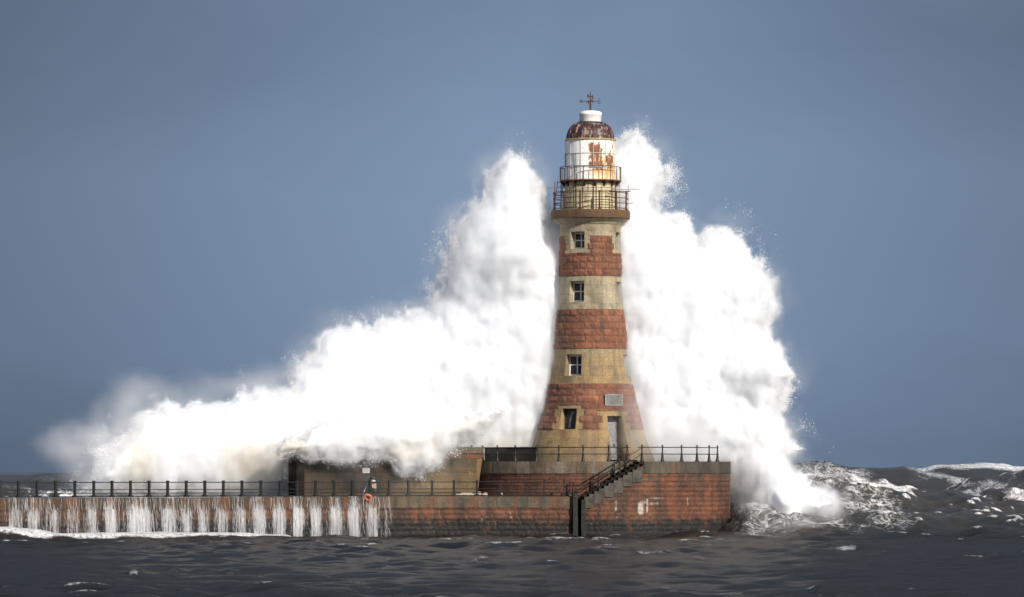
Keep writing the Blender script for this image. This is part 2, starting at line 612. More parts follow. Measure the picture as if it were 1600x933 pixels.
for t0, i0, i1, j0, j1, nm, rm in loops:
    nrm = np.array([math.sin(t0), -math.cos(t0), 0.0])
    depth = 0.72 if nm != 'door' else 1.15
    plane = rm - depth
    idx = [(i, j0) for i in range(i0, i1)] + [(i1, j) for j in range(j0, j1)] + [(i, j1) for i in range(i1, i0, -1)] + [(i0, j) for j in range(j1, j0, -1)]
    st = nbase + len(extraV)
    base = []
    for (i, j) in idx:
        p = V[i, j]
        base.append(i * NZ + j)
        q_ = p - nrm * (p.dot(nrm) - plane)
        extraV.append(q_)
        extraC.append(cst[i, j] * 0.95)
    n = len(idx)
    for a in range(n):
        b = (a + 1) % n
        extraF.append((base[a], base[b], st + b, st + a))
    extraV.append(nrm * plane + np.array([0, 0, (zz[j0] + zz[j1]) / 2])); extraC.append((.02, .02, .02))
    c0 = V[(i0 + i1) // 2, j0]
    openings.append((t0, nrm, plane, (i1 - i0) / NTH * 2 * math.pi * rm / 2, zz[j0], zz[j1], nm, rm))
Vall = np.concatenate([Vf, np.array(extraV)])
Call = np.concatenate([Cf, np.array(extraC)])
Fall = np.concatenate([F, np.array(extraF)])
UVall = np.concatenate([np.stack([S, ZZ], -1).reshape(-1, 2), np.stack([np.array(extraV)[:, 0], np.array(extraV)[:, 2]], -1)])
mesh_np('tower', Vall, Fall, M['tower'], LH, True, Call, UVall)

for t0, nrm, plane, hw, z0, z1, nm, rm in openings:
    n = Vector(nrm)
    t = Vector((math.cos(t0), math.sin(t0), 0))
    up = Vector((0, 0, 1))
    axs = (t, n, up)
    hw2 = hw * 1.12
    zc_, hh = (z0 + z1) / 2, (z1 - z0)

    def P(u, d, z):
        return n * (plane + d) + t * u + up * z
    if nm == 'door':
        bm = bmesh.new()
        add_box(bm, P(0, .03, zc_), (hw2 * 2 + .5, .06, hh + .1), axs)
        for k in (-1, 0, 1):
            add_box(bm, P(k * hw * .6, .066, zc_ - .1), (hw * .5, .014, hh * .8), axs)
        d_ = obj_bm('door', bm, M['peel'], LH)
        bm = bmesh.new()
        add_box(bm, P(.3, .10, z0 + 1.0), (.06, .06, .22), axs)
        obj_bm('handle', bm, M['darkmetal'], d_)
        bm = bmesh.new()
        add_box(bm, n * (rm + .25) + up * (z0 - .06), (1.7, 1.6, .22), axs)
        obj_bm('doorstep', bm, M['darkstone'], LH)
        continue
    bm = bmesh.new()
    add_box(bm, P(0, .015, zc_), (hw2 * 2 - .02, .03, hh - .01), axs)
    g = obj_bm('glass' if nm != 'win4' else 'dark_opening', bm, M['glass'], None)
    wf = bmesh.new()
    fw = .10 if nm != 'win4' else .05
    for sx in (-1, 1):
        add_box(wf, P(sx * (hw2 - fw / 2 - .02), .06, zc_), (fw, .09, hh - .02), axs)
    for sz in (-1, 1):
        add_box(wf, P(0, .065, zc_ + sz * (hh / 2 - fw / 2 - .015)), (hw2 * 2 - 2 * fw - .04, .09, fw), axs)
    if nm != 'win4':
        add_box(wf, P(0, .058, zc_), (.075, .06, hh - 2 * fw - .03), axs)
        nb = 1
        for q in range(nb):
            add_box(wf, P(0, .062, zc_ + hh * .02), (hw2 * 2 - 2 * fw - .04, .066, .065), axs)
    w = obj_bm('window', wf, M['winframe'] if nm != 'win4' else M['darkmetal'], LH)
    g.parent = w
    if nm == 'win4':
        w['label'] = 'broken dark window with torn pale board'
        bm = bmesh.new()
        pts = [(-.30, -.55), (-.12, -.60), (-.10, -.2), (.02, .25), (.12, .50), (-.02, .46), (-.16, .22), (-.24, -.1)]
        lo = [bm.verts.new(P(a, .05, zc_ + b)) for a, b in pts]
        hi = [bm.verts.new(P(a, .075, zc_ + b)) for a, b in pts]
        bm.faces.new(hi); bm.faces.new(lo[::-1])
        for q in range(len(pts)):
            bm.faces.new((lo[q], lo[(q + 1) % len(pts)], hi[(q + 1) % len(pts)], hi[q]))
        obj_bm('torn_board', bm, M['peel'], w)

# plaque above the door
t0 = 28 * DEG
rp = tower_r(zpx(626)) + .10
n = Vector((math.sin(t0), -math.cos(t0), 0)); t = Vector((math.cos(t0), math.sin(t0), 0)); up = Vector((0, 0, 1))
bm = bmesh.new()
add_box(bm, n * rp + up * zpx(626), (1.28, .10, .70), (t, n, up))
plq = obj_bm('plaque', bm, M['steelplate'], LH)
bm = bmesh.new()
for sx in (-1, 1):
    add_box(bm, n * (rp + .045) + t * sx * .62 + up * zpx(626), (.05, .05, .72), (t, n, up))
for sz in (-1, 1):
    add_box(bm, n * (rp + .048) + up * (zpx(626) + sz * .34), (1.19, .05, .05), (t, n, up))
obj_bm('plaque_frame', bm, M['peel'], plq)

# cornice and gallery slab
def lathe_np(name, prof, mat, parent, seg=96, colfn=None, smooth=True):
    """prof: list of (r, z); sub-sampled round; colour by colfn(theta, z, r)"""
    prof = np.array(prof)
    th_ = np.arange(seg) / seg * 2 * math.pi - math.pi
    T, J = np.meshgrid(th_, np.arange(len(prof)), indexing='ij')
    R_ = prof[J, 0]; Z_ = prof[J, 1]
    V_ = np.stack([R_ * np.sin(T), -R_ * np.cos(T), Z_], -1).reshape(-1, 3)
    c = colfn(T, Z_, R_).reshape(-1, 3) if colfn else np.full((V_.shape[0], 3), .5)
    uv = np.stack([T * 2.4, Z_ + R_ * .5], -1).reshape(-1, 2)
    return mesh_np(name, V_, grid_faces(seg, len(prof), True), mat, parent, smooth, c, uv)


zt = WZ(352)
def cs_cornice(T, Z, R):
    hb, *_ = masonry(T * 2.4, Z, 3.0, 1.5, 41)
    return block_col(CREAM * 0.9, hb, .2, .05)
lathe_np('cornice', [(49 * K0, zt - .02), (50.5 * K0, WZ(350.5)), (51 * K0, WZ(349)), (51.5 * K0, WZ(348.8)), (52 * K0, WZ(348)), (55 * K0, WZ(346.5)), (57.5 * K0, WZ(345)),
                     (58.6 * K0, WZ(344)), (58.8 * K0, WZ(343)), (30 * K0, WZ(342.5))], M['tower'], LH, 120, cs_cornice, False)
def cs_slab(T, Z, R):
    hb, gb, _, _ = masonry(T * 2.6, Z * 0 + .5, 3.0, 2.04, 43)
    c = block_col(np.array([0.155, 0.088, 0.042]), hb, .75, .2)
    return c * (0.5 + .5 * gb)[..., None]
SLAB = [(30 * K0, WZ(343.2)), (60.6 * K0, WZ(343.2)), (61.6 * K0, WZ(342.4)), (62 * K0, WZ(340)), (62 * K0, WZ(333)), (61.6 * K0, WZ(330.6)), (60.8 * K0, WZ(329.6)), (20 * K0, WZ(329.2))]
lathe_np('gallery_slab', SLAB, M['tower'], LH, 240, cs_slab, False)

# lantern base (murette), lantern, dome, cap
def cs_mur(T, Z, R):
    f = fbm(T * 4, Z * 1.2, 0, 4, 51)
    c = np.array([0.52, 0.45, 0.28]) * (1 + .2 * f)[..., None]
    d = sstep(.18, .5, fbm(T * 9, Z * .5, 4, 4, 52))[..., None] * .6
    c = c * (1 - d) + np.array([.16, .11, .06]) * d
    s_ = (np.abs(((T * 12 / (2 * math.pi) + .2) % 1) - .5) > .47)[..., None]
    return np.where(s_, c * .45, c)
zs = np.linspace(WZ(329.3), WZ(285.5), 60)
mat_lan = None
m, nt, out = new_mat('lantern_paint')
at = nd(nt, 'ShaderNodeAttribute', dict(attribute_name='Col'))
nn = noi(nt, pos(nt), 6.0, 5, .65)
c_ = mixc(nt, 1.0, at.outputs['Color'], ramp(nt, nn, [(.3, .86), (.7, 1.08)]), 'MULTIPLY')
principled(nt, out, c_, 0.55, .3, nn, bump_d=.015)
M['lantern'] = m
lathe_np('lantern_base', [(40 * K0, z) for z in zs], M['lantern'], LH, 240, cs_mur)

NT2 = 360
def cs_lan(T, Z, R):
    X = T * 180 / math.pi
    Yp = HOR - (Z - ZC) / K0            # photo row
    px_ = np.sin(T) * R / K0            # px from axis
    f = fbm(T * 5, Z * 1.3, 2, 5, 61); g = fbm(T * 14, Z * 3.5, 2, 4, 65)
    base = np.array([.80, .79, .76]) * (1 + .06 * f)[..., None]
    # panes differ a little in white
    pane = np.floor((X + 180 + 9) / 30); row = np.floor((Yp - 220) / 21)
    hp = rand2(pane, row, 5)
    base = base * (.93 + .09 * hp)[..., None]
    # cream tint, stronger towards the right side and the lower rows
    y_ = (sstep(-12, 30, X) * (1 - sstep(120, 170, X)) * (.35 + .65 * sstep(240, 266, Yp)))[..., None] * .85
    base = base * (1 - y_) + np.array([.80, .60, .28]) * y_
    def box(x0, x1, y0, y1, sx=3, sy=5):
        return sstep(x0 - sx, x0 + sx, px_) * (1 - sstep(x1 - sx, x1 + sx, px_)) * sstep(y0 - sy, y0 + sy, Yp) * (1 - sstep(y1 - sy, y1 + sy, Yp))
    front = np.cos(T) > 0
    st = (np.clip(box(-2, 40, 246, 284, 3, 8) * front, 0, 1) * (.35 + .65 * sstep(-.3, .3, f + .3 * g)))
    st = st * np.clip(1.15 - np.abs(Yp - 264) / 26, 0, 1)
    st = st[..., None]
    base = base * (1 - st) + np.array([.60, .32, .125]) * st
    bl_ = fbm(T * 11, Z * 2.4, 6, 4, 67, .6)
    ru = box(-3, 17, 227, 266, 3, 5) * 1.1 + box(22, 37, 246, 266, 4, 6) * .95 + box(28, 33, 241, 258, 3, 4) * .7
    ru = sstep(.20, .40, (ru * front) * .62 + .95 * bl_ + .40 * g)
    ru = (ru * front * (np.clip(box(-4, 38, 222, 272, 3, 5), 0, 1)))[..., None]
    rc = np.array([.20, .085, .040]) * (1 + .45 * g)[..., None]
    base = base * (1 - ru) + rc * ru
    seam = (np.abs(((X + 180 + 9) / 30 % 1) - .5) > .478) | (np.abs(Yp - 241.5) < .9) | (np.abs(Yp - 262.5) < .9)
    seam = seam[..., None] * .35
    return base * (1 - seam) + np.array([.35, .28, .2]) * seam
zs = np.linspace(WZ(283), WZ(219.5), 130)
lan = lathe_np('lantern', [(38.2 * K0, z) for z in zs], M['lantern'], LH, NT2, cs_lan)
bm = bmesh.new()
for q in range(12):
    a = (-9 + 15 + q * 30) * DEG
    rr = 38.6 * K0
    add_tube(bm, [(rr * math.sin(a), -rr * math.cos(a), WZ(283)), (rr * math.sin(a), -rr * math.cos(a), WZ(220))], .028, 5)
for y in (241.5, 262.5):
    add_tube(bm, [(38.7 * K0 * math.sin(q * math.pi / 24), -38.7 * K0 * math.cos(q * math.pi / 24), WZ(y)) for q in range(48)], .022, 5, closed=True)
obj_bm('glazing_bars', bm, M['dimwhite'], lan)
# small handrail stub on the left of the lantern
bm = bmesh.new()
add_tube(bm, [(-39.6 * K0, -.3, WZ(241)), (-39.6 * K0, -.3, WZ(262))], .02, 5)
add_tube(bm, [(-39.6 * K0, -.3, WZ(242)), (-24 * K0, -31.5 * K0, WZ(242)), (-22 * K0, -33 * K0, WZ(270))], .02, 5)
obj_bm('grab_rail', bm, M['darkmetal'], LH)

m, nt, out = new_mat('peeling_dome_paint')
P_ = pos(nt)
a1 = noi(nt, P_, 2.6, 6, .7, .4); a2 = noi(nt, mapped(nt, P_, (1, 1, .55), (5, 3, 1)), 3.4, 6, .78)
c_ = mixc(nt, maprange(nt, a1, .42, .55), (.055, .012, .012), (.022, .019, .023))
c_ = mixc(nt, maprange(nt, a2, .52, .60), c_, (.30, .21, .17))
c_ = mixc(nt, maprange(nt, noi(nt, P_, 9.0, 4, .6), .6, .66), c_, (.20, .06, .04))
principled(nt, out, c_, .55, .35, a2, bump_d=.03)
M['dome'] = m
dp = []
for q in range(22):
    f = q / 21.0
    ang = f * 60 * DEG
    dp.append((17.5 * K0 + (37.2 - 17.5) * K0 * math.cos(f * 90 * DEG) ** 1.0, WZ(218.6) + (218.6 - 192.2) * K0 * math.sin(f * 90 * DEG) ** 1.0))
# shallow shoulder: a flattened dome
dp = [(r, z) for r, z in dp]
dome = lathe_np('dome', dp + [(10 * K0, dp[-1][1] + .02)], M['dome'], LH, 96, None)
bm = bmesh.new()
for q in range(16):
    a = q * 2 * math.pi / 16 + .1
    add_tube(bm, [((r + .012) * math.sin(a), -(r + .012) * math.cos(a), z) for r, z in dp], .030, 5)
obj_bm('ribs', bm, M['dome'], dome)
bm = bmesh.new()
add_lathe(bm, [(36 * K0, WZ(221)), (39.4 * K0, WZ(220.6)), (40.6 * K0, WZ(219.6)), (40.6 * K0, WZ(218.6)), (39 * K0, WZ(218)), (36.5 * K0, WZ(217.9))], seg=64)
obj_bm('gutter', bm, paint_mat('gutter_paint', (.50, .40, .20), (.22, .14, .07), 5, .45, .65), LH)
bm = bmesh.new()
add_lathe(bm, [(19.5 * K0, WZ(193)), (20.5 * K0, WZ(192)), (20.5 * K0, WZ(191.2)), (16 * K0, WZ(190.8))], seg=48)
obj_bm('cap_flange', bm, M['darkmetal'], LH)
bm = bmesh.new()
add_lathe(bm, [(16.4 * K0, WZ(191)), (17 * K0, WZ(190)), (17.1 * K0, WZ(181)), (17.9 * K0, WZ(180.4)), (17.9 * K0, WZ(176.8)), (15.5 * K0, WZ(174.8)), (9 * K0, WZ(173.2)), (2 * K0, WZ(172.6))], seg=48)
obj_bm('ventilator_cap', bm, M['white'], LH, True)

# weather vane
bm = bmesh.new()
add_tube(bm, [(0, 0, WZ(173)), (0, 0, WZ(160)), (0, 0, WZ(143.5))], [.055, .045, .022], 8)
zc_ = WZ(158.5)
d1 = Vector((math.cos(.25), math.sin(.25), 0)); d2 = Vector((-math.sin(.25), math.cos(.25), 0))
L = 15.5 * K0
for d in (d1, d2):
    add_tube(bm, [d * -L + Vector((0, 0, zc_)), d * L + Vector((0, 0, zc_))], .019, 6)
for q, y in enumerate((164, 168.5)):
    add_lathe(bm, [(.03, WZ(y + 1)), (.11, WZ(y)), (.03, WZ(y - 1))], seg=10)
vane = obj_bm('weather_vane', bm, M['rustiron'], LH)
def letter(strokes, d, side):
    bm = bmesh.new()
    c = d * (L - .02) * side + Vector((0, 0, zc_))
    for (a0, b0), (a1_, b1) in strokes:
        p0 = c + d1 * a0 * .2 + Vector((0, 0, b0 * .24)); p1 = c + d1 * a1_ * .2 + Vector((0, 0, b1 * .24))
        add_tube(bm, [p0, p1], .018, 5)
    obj_bm('compass_letter', bm, M['rustiron'], vane)
letter([((-.4, -.5), (-.4, .5)), ((-.4, .5), (.4, .5)), ((-.4, 0), (.3, 0)), ((-.4, -.5), (.4, -.5))], d1, 1)
letter([((-.5, .5), (-.25, -.5)), ((-.25, -.5), (0, .3)), ((0, .3), (.25, -.5)), ((.25, -.5), (.5, .5))], d1, -1)
letter([((-.4, -.5), (-.4, .5)), ((-.4, .5), (.4, -.5)), ((.4, -.5), (.4, .5))], d2, 1)
letter([((.4, .5), (-.4, .4)), ((-.4, .4), (-.4, .1)), ((-.4, .1), (.4, -.1)), ((.4, -.1), (.4, -.4)), ((.4, -.4), (-.4, -.5))], d2, -1)
bm = bmesh.new()
zv = WZ(151)
dv = Vector((.35, .93, 0)).normalized()
add_tube(bm, [dv * -.55 + Vector((0, 0, zv)), dv * .55 + Vector((0, 0, zv))], .028, 5)
pts = [dv * -.55, dv * -.3, dv * -.25, dv * -.5]
vv = [(.55, 0), (.33, .13), (.33, -.13)]
nrmv = Vector((-dv.y, dv.x, 0)) * .02
A = [bm.verts.new(dv * a + Vector((0, 0, zv + b)) + nrmv) for a, b in vv]; B = [bm.verts.new(dv * a + Vector((0, 0, zv + b)) - nrmv) for a, b in vv]
bm.faces.new(A); bm.faces.new(B[::-1])
for q in range(3):
    bm.faces.new((A[q], B[q], B[(q + 1) % 3], A[(q + 1) % 3]))
add_box(bm, dv * -.45 + Vector((0, 0, zv)), (.24, .03, .2), (dv, Vector((-dv.y, dv.x, 0)), Vector((0, 0, 1))))
obj_bm('arrow', bm, M['rustiron'], vane)


def circ(r, z, n=64):
    return [(r * math.sin(2 * math.pi * q / n), -r * math.cos(2 * math.pi * q / n), z) for q in range(n)]


# main gallery railing
GR = empty('gallery_railing'); GR.parent = LH
zg = WZ(329.4)
for y in (303, 311, 319, 327):
    bm = bmesh.new()
    add_tube(bm, circ(58 * K0, WZ(y)), .028, 5, closed=True)
    obj_bm('rail', bm, M['rustiron'], GR)
first = None
for q in range(12):
    a = (-17 + 30 * q) * DEG
    if first is None:
        bm = bmesh.new()
        add_lathe(bm, [(.10, 0), (.10, .05), (.062, .07), (.056, .9), (.05, 1.08), (.075, 1.11), (.075, 1.17), (.03, 1.22)], seg=8)
        first = obj_bm('railing_post', bm, M['rustiron'], GR); o = first
    else:
        o = copy_part(first, GR)
    o.location = (58 * K0 * math.sin(a), -58 * K0 * math.cos(a), zg)
# lantern gallery: plate, brackets, rail
bm = bmesh.new()
add_lathe(bm, [(39.6 * K0, WZ(284.6)), (48.4 * K0, WZ(284.2)), (48.4 * K0, WZ(282.4)), (37.5 * K0, WZ(282.2))], seg=64)
LG = obj_bm('lantern_gallery', bm, paint_mat('rusty_plate', (.22, .075, .03), (.06, .035, .025), 5, .42, .62), LH)
fb = None
for q in range(16):
    a = (8 + 22.5 * q) * DEG
    n = Vector((math.sin(a), -math.cos(a), 0)); t = Vector((math.cos(a), math.sin(a), 0))
    bm = bmesh.new()
    z1 = WZ(284.6)
    pts = [(40 * K0, z1), (47 * K0, z1), (46.5 * K0, z1 - .1), (40.2 * K0, z1 - .36)]
    A = [bm.verts.new(n * r + t * .07 + Vector((0, 0, z))) for r, z in pts]; B = [bm.verts.new(n * r - t * .07 + Vector((0, 0, z))) for r, z in pts]
    bm.faces.new(A); bm.faces.new(B[::-1])
    for k in range(4):
        bm.faces.new((A[k], B[k], B[(k + 1) % 4], A[(k + 1) % 4]))
    obj_bm('bracket', bm, M['darkmetal'], LG)
for y in (262.0, 272.0):
    bm = bmesh.new()
    add_tube(bm, circ(47.6 * K0, WZ(y)), .020 if y > 265 else .026, 5, closed=True)
    if y < 265:
        obj_bm('rail', bm, M['darkmetal'], LG)
    else:
        bm.free()
first = None
for q in range(20):
    a = (4 + 18 * q) * DEG
    if first is None:
        bm = bmesh.new()
        add_tube(bm, [(0, 0, 0), (0, 0, 21 * K0)], .026, 5)
        first = obj_bm('railing_post', bm, M['darkmetal'], LG); o = first
    else:
        o = copy_part(first, LG)
    o.location = (47.6 * K0 * math.sin(a), -47.6 * K0 * math.cos(a), WZ(282.4))
# supports between the two galleries
first = None
for q in range(8):
    a = (-80 + 45 * q) * DEG
    if first is None:
        bm = bmesh.new()
        add_tube(bm, [(0, 0, 0), (0, 0, WZ(284.6) - zg)], .034, 6)
        first = obj_bm('gallery_support', bm, M['darkmetal'], LH); o = first
    else:
        o = copy_part(first, LH)
    o.location = (46.5 * K0 * math.sin(a), -46.5 * K0 * math.cos(a), zg)
for y in (291, 300):
    bm = bmesh.new()
    add_tube(bm, circ(46.5 * K0, WZ(y), 48), .018, 4, closed=True)
    obj_bm('tie_rail', bm, M['darkmetal'], LH)
# ladder on the left
bm = bmesh.new()
b0, b1 = Vector((-52.5 * K0, -.5, zg)), Vector((-46.5 * K0, -.45, WZ(283)))
off = Vector((.19, -.10, 0))
for sgn in (-1, 1):
    add_tube(bm, [b0 + off * sgn, b1 + off * sgn], .026, 5)
for q in range(7):
    p = b0.lerp(b1, (q + .5) / 7)
    add_tube(bm, [p - off, p + off], .02, 5)
obj_bm('ladder', bm, M['darkmetal'], LH)
# scaffold poles and aerials round the gallery
for pts, r in (([(855, 294, -.4), (886, 294, -.9)], .022), ([(955, 296.5, -1.6), (1001, 295.5, -.2)], .022), ([(867, 284, -.6), (867, 329, -.6)], .028),
               ([(981.5, 290, -.4), (981.5, 329, -.4)], .018), ([(952, 299, -1.8), (985, 299, -.6)], .03), ([(910.5, 267, -2.0), (910.5, 329, -2.0)], .022), ([(955.5, 286, -1.9), (955.5, 329, -1.9)], .02),
               ([(982, 318, -.3), (990, 317, -.2)], .02), ([(890, 292, -1.7), (893, 329, -1.7)], .02), ([(932, 286, -2.0), (931, 329, -2.0)], .02)):
    bm = bmesh.new()
    q3 = []
    for (x, y, Yd) in pts:
        X, Z = W(x, y, Yd)
        q3.append((X, Yd, Z))
    add_tube(bm, q3, r, 5)
    obj_bm('pole', bm, M['greypole'] if r < .023 and pts[0][1] in (294, 296.5) else M['darkmetal'], LH)

# ------------------------------------------------------------------ pier: path of the harbour face
def to_px(X, Y):
    return 800 + (X - CX) * F_PX / (DIST + Y)


A36 = 36 * DEG
DS = 0.06
pp, nn_ = [], []
x, y = WX(899, -9.15), -9.15
xc = WX(640, -9.15)
s = 0.0
while s < 72:
    pp.append((x, y))
    ang = A36 * float(sstep(xc + 4.0, xc - 4.0, x)) if x < xc + 4 else 0.0
    ang = A36 * min(1.0, max(0.0, (xc + 3.5 - x) / 7.0))
    d = (-math.cos(ang), -math.sin(ang))
    nn_.append((math.sin(ang), -math.cos(ang)))
    x += d[0] * DS
    y += d[1] * DS
    s += DS
pp, nn_ = np.array(pp), np.array(nn_)
ps = np.arange(len(pp)) * DS
ppx = to_px(pp[:, 0], pp[:, 1])


def path_at(px, off=0.0):
    """point of the pier face seen at column px, moved inland by off (metres)"""
    q = pp - nn_ * off
    qx = to_px(q[:, 0], q[:, 1])
    i = np.argsort(qx)
    return np.array([np.interp(px, qx[i], q[i, 0]), np.interp(px, qx[i], q[i, 1])]), np.array([np.interp(px, qx[i], nn_[i, 0]), np.interp(px, qx[i], nn_[i, 1])])


def strip(name, pts, nrm, s_, z0, z1, nz, mat, parent, ch, bl, relief, base, seed, amt=.4, z1arr=None, tint=None, joint=.72, rg=.8):
    T = np.linspace(0, 1, nz)
    z1a = np.full(len(pts), z1) if z1arr is None else z1arr
    Z = z0 + T[None, :] * (z1a[:, None] - z0)
    Sg = np.broadcast_to(s_[:, None], Z.shape)
    h, g, pil, ci = masonry(Sg, Z, ch, bl, seed, 0.0)
    r1 = fbm(Sg * 2.6, Z * 2.8, 0, 4, seed + 60)
    r2 = fbm(Sg * 8, Z * 8, 0, 3, seed + 64)
    D = relief * (pil * (.55 + .45 * r1) + .25 * r2 + .45 * (h - .5) - .6 * (1 - g)) * rg
    c = block_col(base, h, amt, .14) * (joint + (1 - joint) * g)[..., None] * (1 + .22 * r1)[..., None]
    crs = rand2(ci, ci * 0 + 1, seed + 9)
    c = c * (.84 + .32 * crs + .25 * fbm(Sg * .35, Z * .8, 6, 3, seed + 71))[..., None]
    if tint is not None:
        c = tint(c, Sg, Z, h)
    X = pts[:, 0, None] + nrm[:, 0, None] * D
    Y = pts[:, 1, None] + nrm[:, 1, None] * D
    V_ = np.stack([X, Y, Z], -1).reshape(-1, 3)
    return mesh_np(name, V_, grid_faces(len(pts), nz), mat, parent, True, np.clip(c, 0, 1).reshape(-1, 3), np.stack([Sg, Z], -1).reshape(-1, 2))


Z_COP = WZ(793.5, -9.15)
PIER = tag(empty('stone_pier'), 'long stone pier with black railings and water pouring down its red brown wall', 'pier')
i_wet = int(np.argmin(np.abs(ppx - 596)))
s_wet = ps[i_wet]


def tint_cop(c, S_, Z_, h):
    g = fbm(S_ * .55, Z_ * .15, 3, 4, 91)[..., None]
    g2 = fbm(S_ * 2.1, Z_ * .12, 7, 4, 95)[..., None]
    c = c * (1 + .35 * g)
    k = sstep(.05, .35, g2)
    c = c * (1 - .7 * k) + np.array([.11, .05, .026]) * .7 * k
    k = sstep(.1, .4, -g2)
    c = c * (1 - .6 * k) + np.array([.055, .056, .045]) * .6 * k
    wet = sstep(s_wet - 1.5, s_wet + 2, S_)[..., None]
    br = np.array([.056, .035, .021]) * (1 + .7 * g2)
    return c * (1 - wet) + br * wet


def tint_wall(c, S_, Z_, h):
    wet = sstep(s_wet - 3.0, s_wet + 1.5, S_)[..., None]
    g2 = fbm(S_ * 1.6, Z_ * .2, 7, 4, 99)[..., None]
    br = np.array([.066, .036, .025]) * (1 + .8 * g2)
    c = c * (1 - .8 * wet) + br * .8 * wet
    g3 = fbm(S_ * 2.6, Z_ * .12, 8, 4, 103)[..., None]
    k = sstep(.05, .42, g3) * .6
    c = c * (1 - k) + np.array([.040, .026, .020]) * k
    k = np.exp(-((S_ - (s_wet - .8)) / 1.3) ** 2)[..., None] * sstep(-.15, .25, g2 + .2) * .75
    return c * (1 - k) + np.array([.03, .024, .018]) * k


strip('quay_wall', pp, nn_, ps, -2.0, Z_COP, 66, M['pier'], PIER, .33, .82, .07, RED * np.array([.72, .74, .76]), 101, tint=tint_wall, amt=.5)
cpts = pp + nn_ * .05
strip('coping', cpts, nn_, ps, Z_COP + .003, Z_DECK, 14, M['coping'], PIER, 9.0, 1.9, .03, GREY, 107, tint=tint_cop, amt=.25, joint=.75)
# deck slab behind the facing
sel = np.arange(0, len(pp), 12)
front = pp[sel] + nn_[sel] * .035
back = pp[sel] - nn_[sel] * 8.2
bm = bmesh.new()
vl = []
for f, b in zip(front, back):
    vl.append([bm.verts.new((f[0], f[1], Z_DECK - .001)), bm.verts.new((b[0], b[1], Z_DECK + .05)), bm.verts.new((b[0], b[1], -2.0))])
for a, b in zip(vl, vl[1:]):
    bm.faces.new((a[0], b[0], b[1], a[1]))
    bm.faces.new((a[1], b[1], b[2], a[2]))
obj_bm('deck', bm, M['wetdeck'], PIER)

# ------------------------------------------------------------------ round pier head
HEAD = tag(empty('pier_roundhead'), 'round red stone pier head with grey coping carrying the lighthouse', 'pier head')
R_H, R_T = 9.15, 8.22
Z_C2 = WZ(740, -9.15)
TH_S0, TH_S1 = math.asin(-17.5 * .0407 / R_H), math.asin(79 * .0407 / R_H)


def arc(R, a0, a1, ds=.06):
    n = int((a1 - a0) * R / ds)
    a = np.linspace(a0, a1, n)
    p = np.stack([R * np.sin(a), -R * np.cos(a)], -1)
    nr = np.stack([np.sin(a), -np.cos(a)], -1)
    return p, nr, (a - a0) * R, a


def tint_head(c, S_, Z_, h):
    g2 = fbm(S_ * 1.1, Z_ * .16, 5, 4, 131)[..., None]
    k = sstep(.02, .40, g2) * .62
    c = c * (1 - k) + np.array([.045, .026, .019]) * k
    g3 = fbm(S_ * 3.0, Z_ * .10, 8, 4, 133)[..., None]
    k = sstep(.12, .42, g3) * .45
    c = c * (1 - k) + np.array([.034, .024, .018]) * k
    g4 = fbm(S_ * .45, Z_ * .5, 2, 3, 135)[..., None]
    k = sstep(.05, .5, g4) * .35
    c = c * (1 - k) + np.array([.165, .092, .046]) * k
    # two white lime runs and a few small marks on the wall under the stair head
    for s0, hw_, ya, yb_ in ((39.84, .17, 804, 786), (40.27, .075, 801, 780), (40.05, .22, 786, 783), (40.75, .35, 788.5, 786.5), (41.0, .5, 779.5, 778), (43.4, .05, 790, 778), (37.1, .12, 788, 784), (38.2, .05, 800, 783)):
        n_ = fbm(S_ * 6, Z_ * 3, s0, 3, 137)
        k = sstep(1.15, .55, np.abs(S_ - s0) / hw_ + .7 * n_) * sstep(WZ(ya, -9) - .05, WZ(ya, -9) + .1, Z_ + .1 * n_) * (1 - sstep(WZ(yb_, -9) - .05, WZ(yb_, -9) + .06, Z_))
        k = (np.clip(k, 0, 1) * .85)[..., None]
        c = c * (1 - k) + np.array([.46, .42, .36]) * k
    top = (sstep(Z_C2 - .7, Z_C2, Z_) * .45)[..., None] * sstep(-.3, .3, g2)
    return c * (1 - top) + np.array([.05, .04, .03]) * top


def tint_hcop(c, S_, Z_, h):
    g = fbm(S_ * 1.0, Z_ * .2, 3, 4, 141)[..., None]
    g3 = fbm(S_ * 2.4, Z_ * .2, 5, 4, 143)[..., None]
    k = np.clip(sstep(-.2, .3, g) * .7 + sstep(.0, .35, g3) * .5, 0, .88)
    c = c * (1 - k) + np.array([.026, .026, .022]) * k
    return c


p, nr, s_, a = arc(R_H, TH_S1, math.pi * 1.35)
strip('head_wall', p, nr, s_ + 40, -2.0, Z_C2, 96, M['pier'], HEAD, .31, .74, .07, RED * np.array([.68, .62, .60]), 111, tint=tint_head, amt=.45)
strip('head_coping', p + nr * .05, nr, s_ + 40, Z_C2 + .003, Z_TER, 12, M['coping'], HEAD, 9, 1.6, .03, np.array([.100, .085, .062]), 113, tint=tint_hcop, amt=.3, joint=.7)
p, nr, s_, a = arc(R_H, TH_S0, TH_S1)
zst = Z_DECK + (a - TH_S0) / (TH_S1 - TH_S0) * (Z_TER - Z_DECK) - .25
strip('stair_wall', p, nr, s_ + 40 - s_[-1], -2.0, 3, 90, M['pier'], HEAD, .31, .74, .07, RED * np.array([.66, .60, .58]), 111, z1arr=np.maximum(zst, Z_DECK - .3), tint=tint_head, amt=.45)
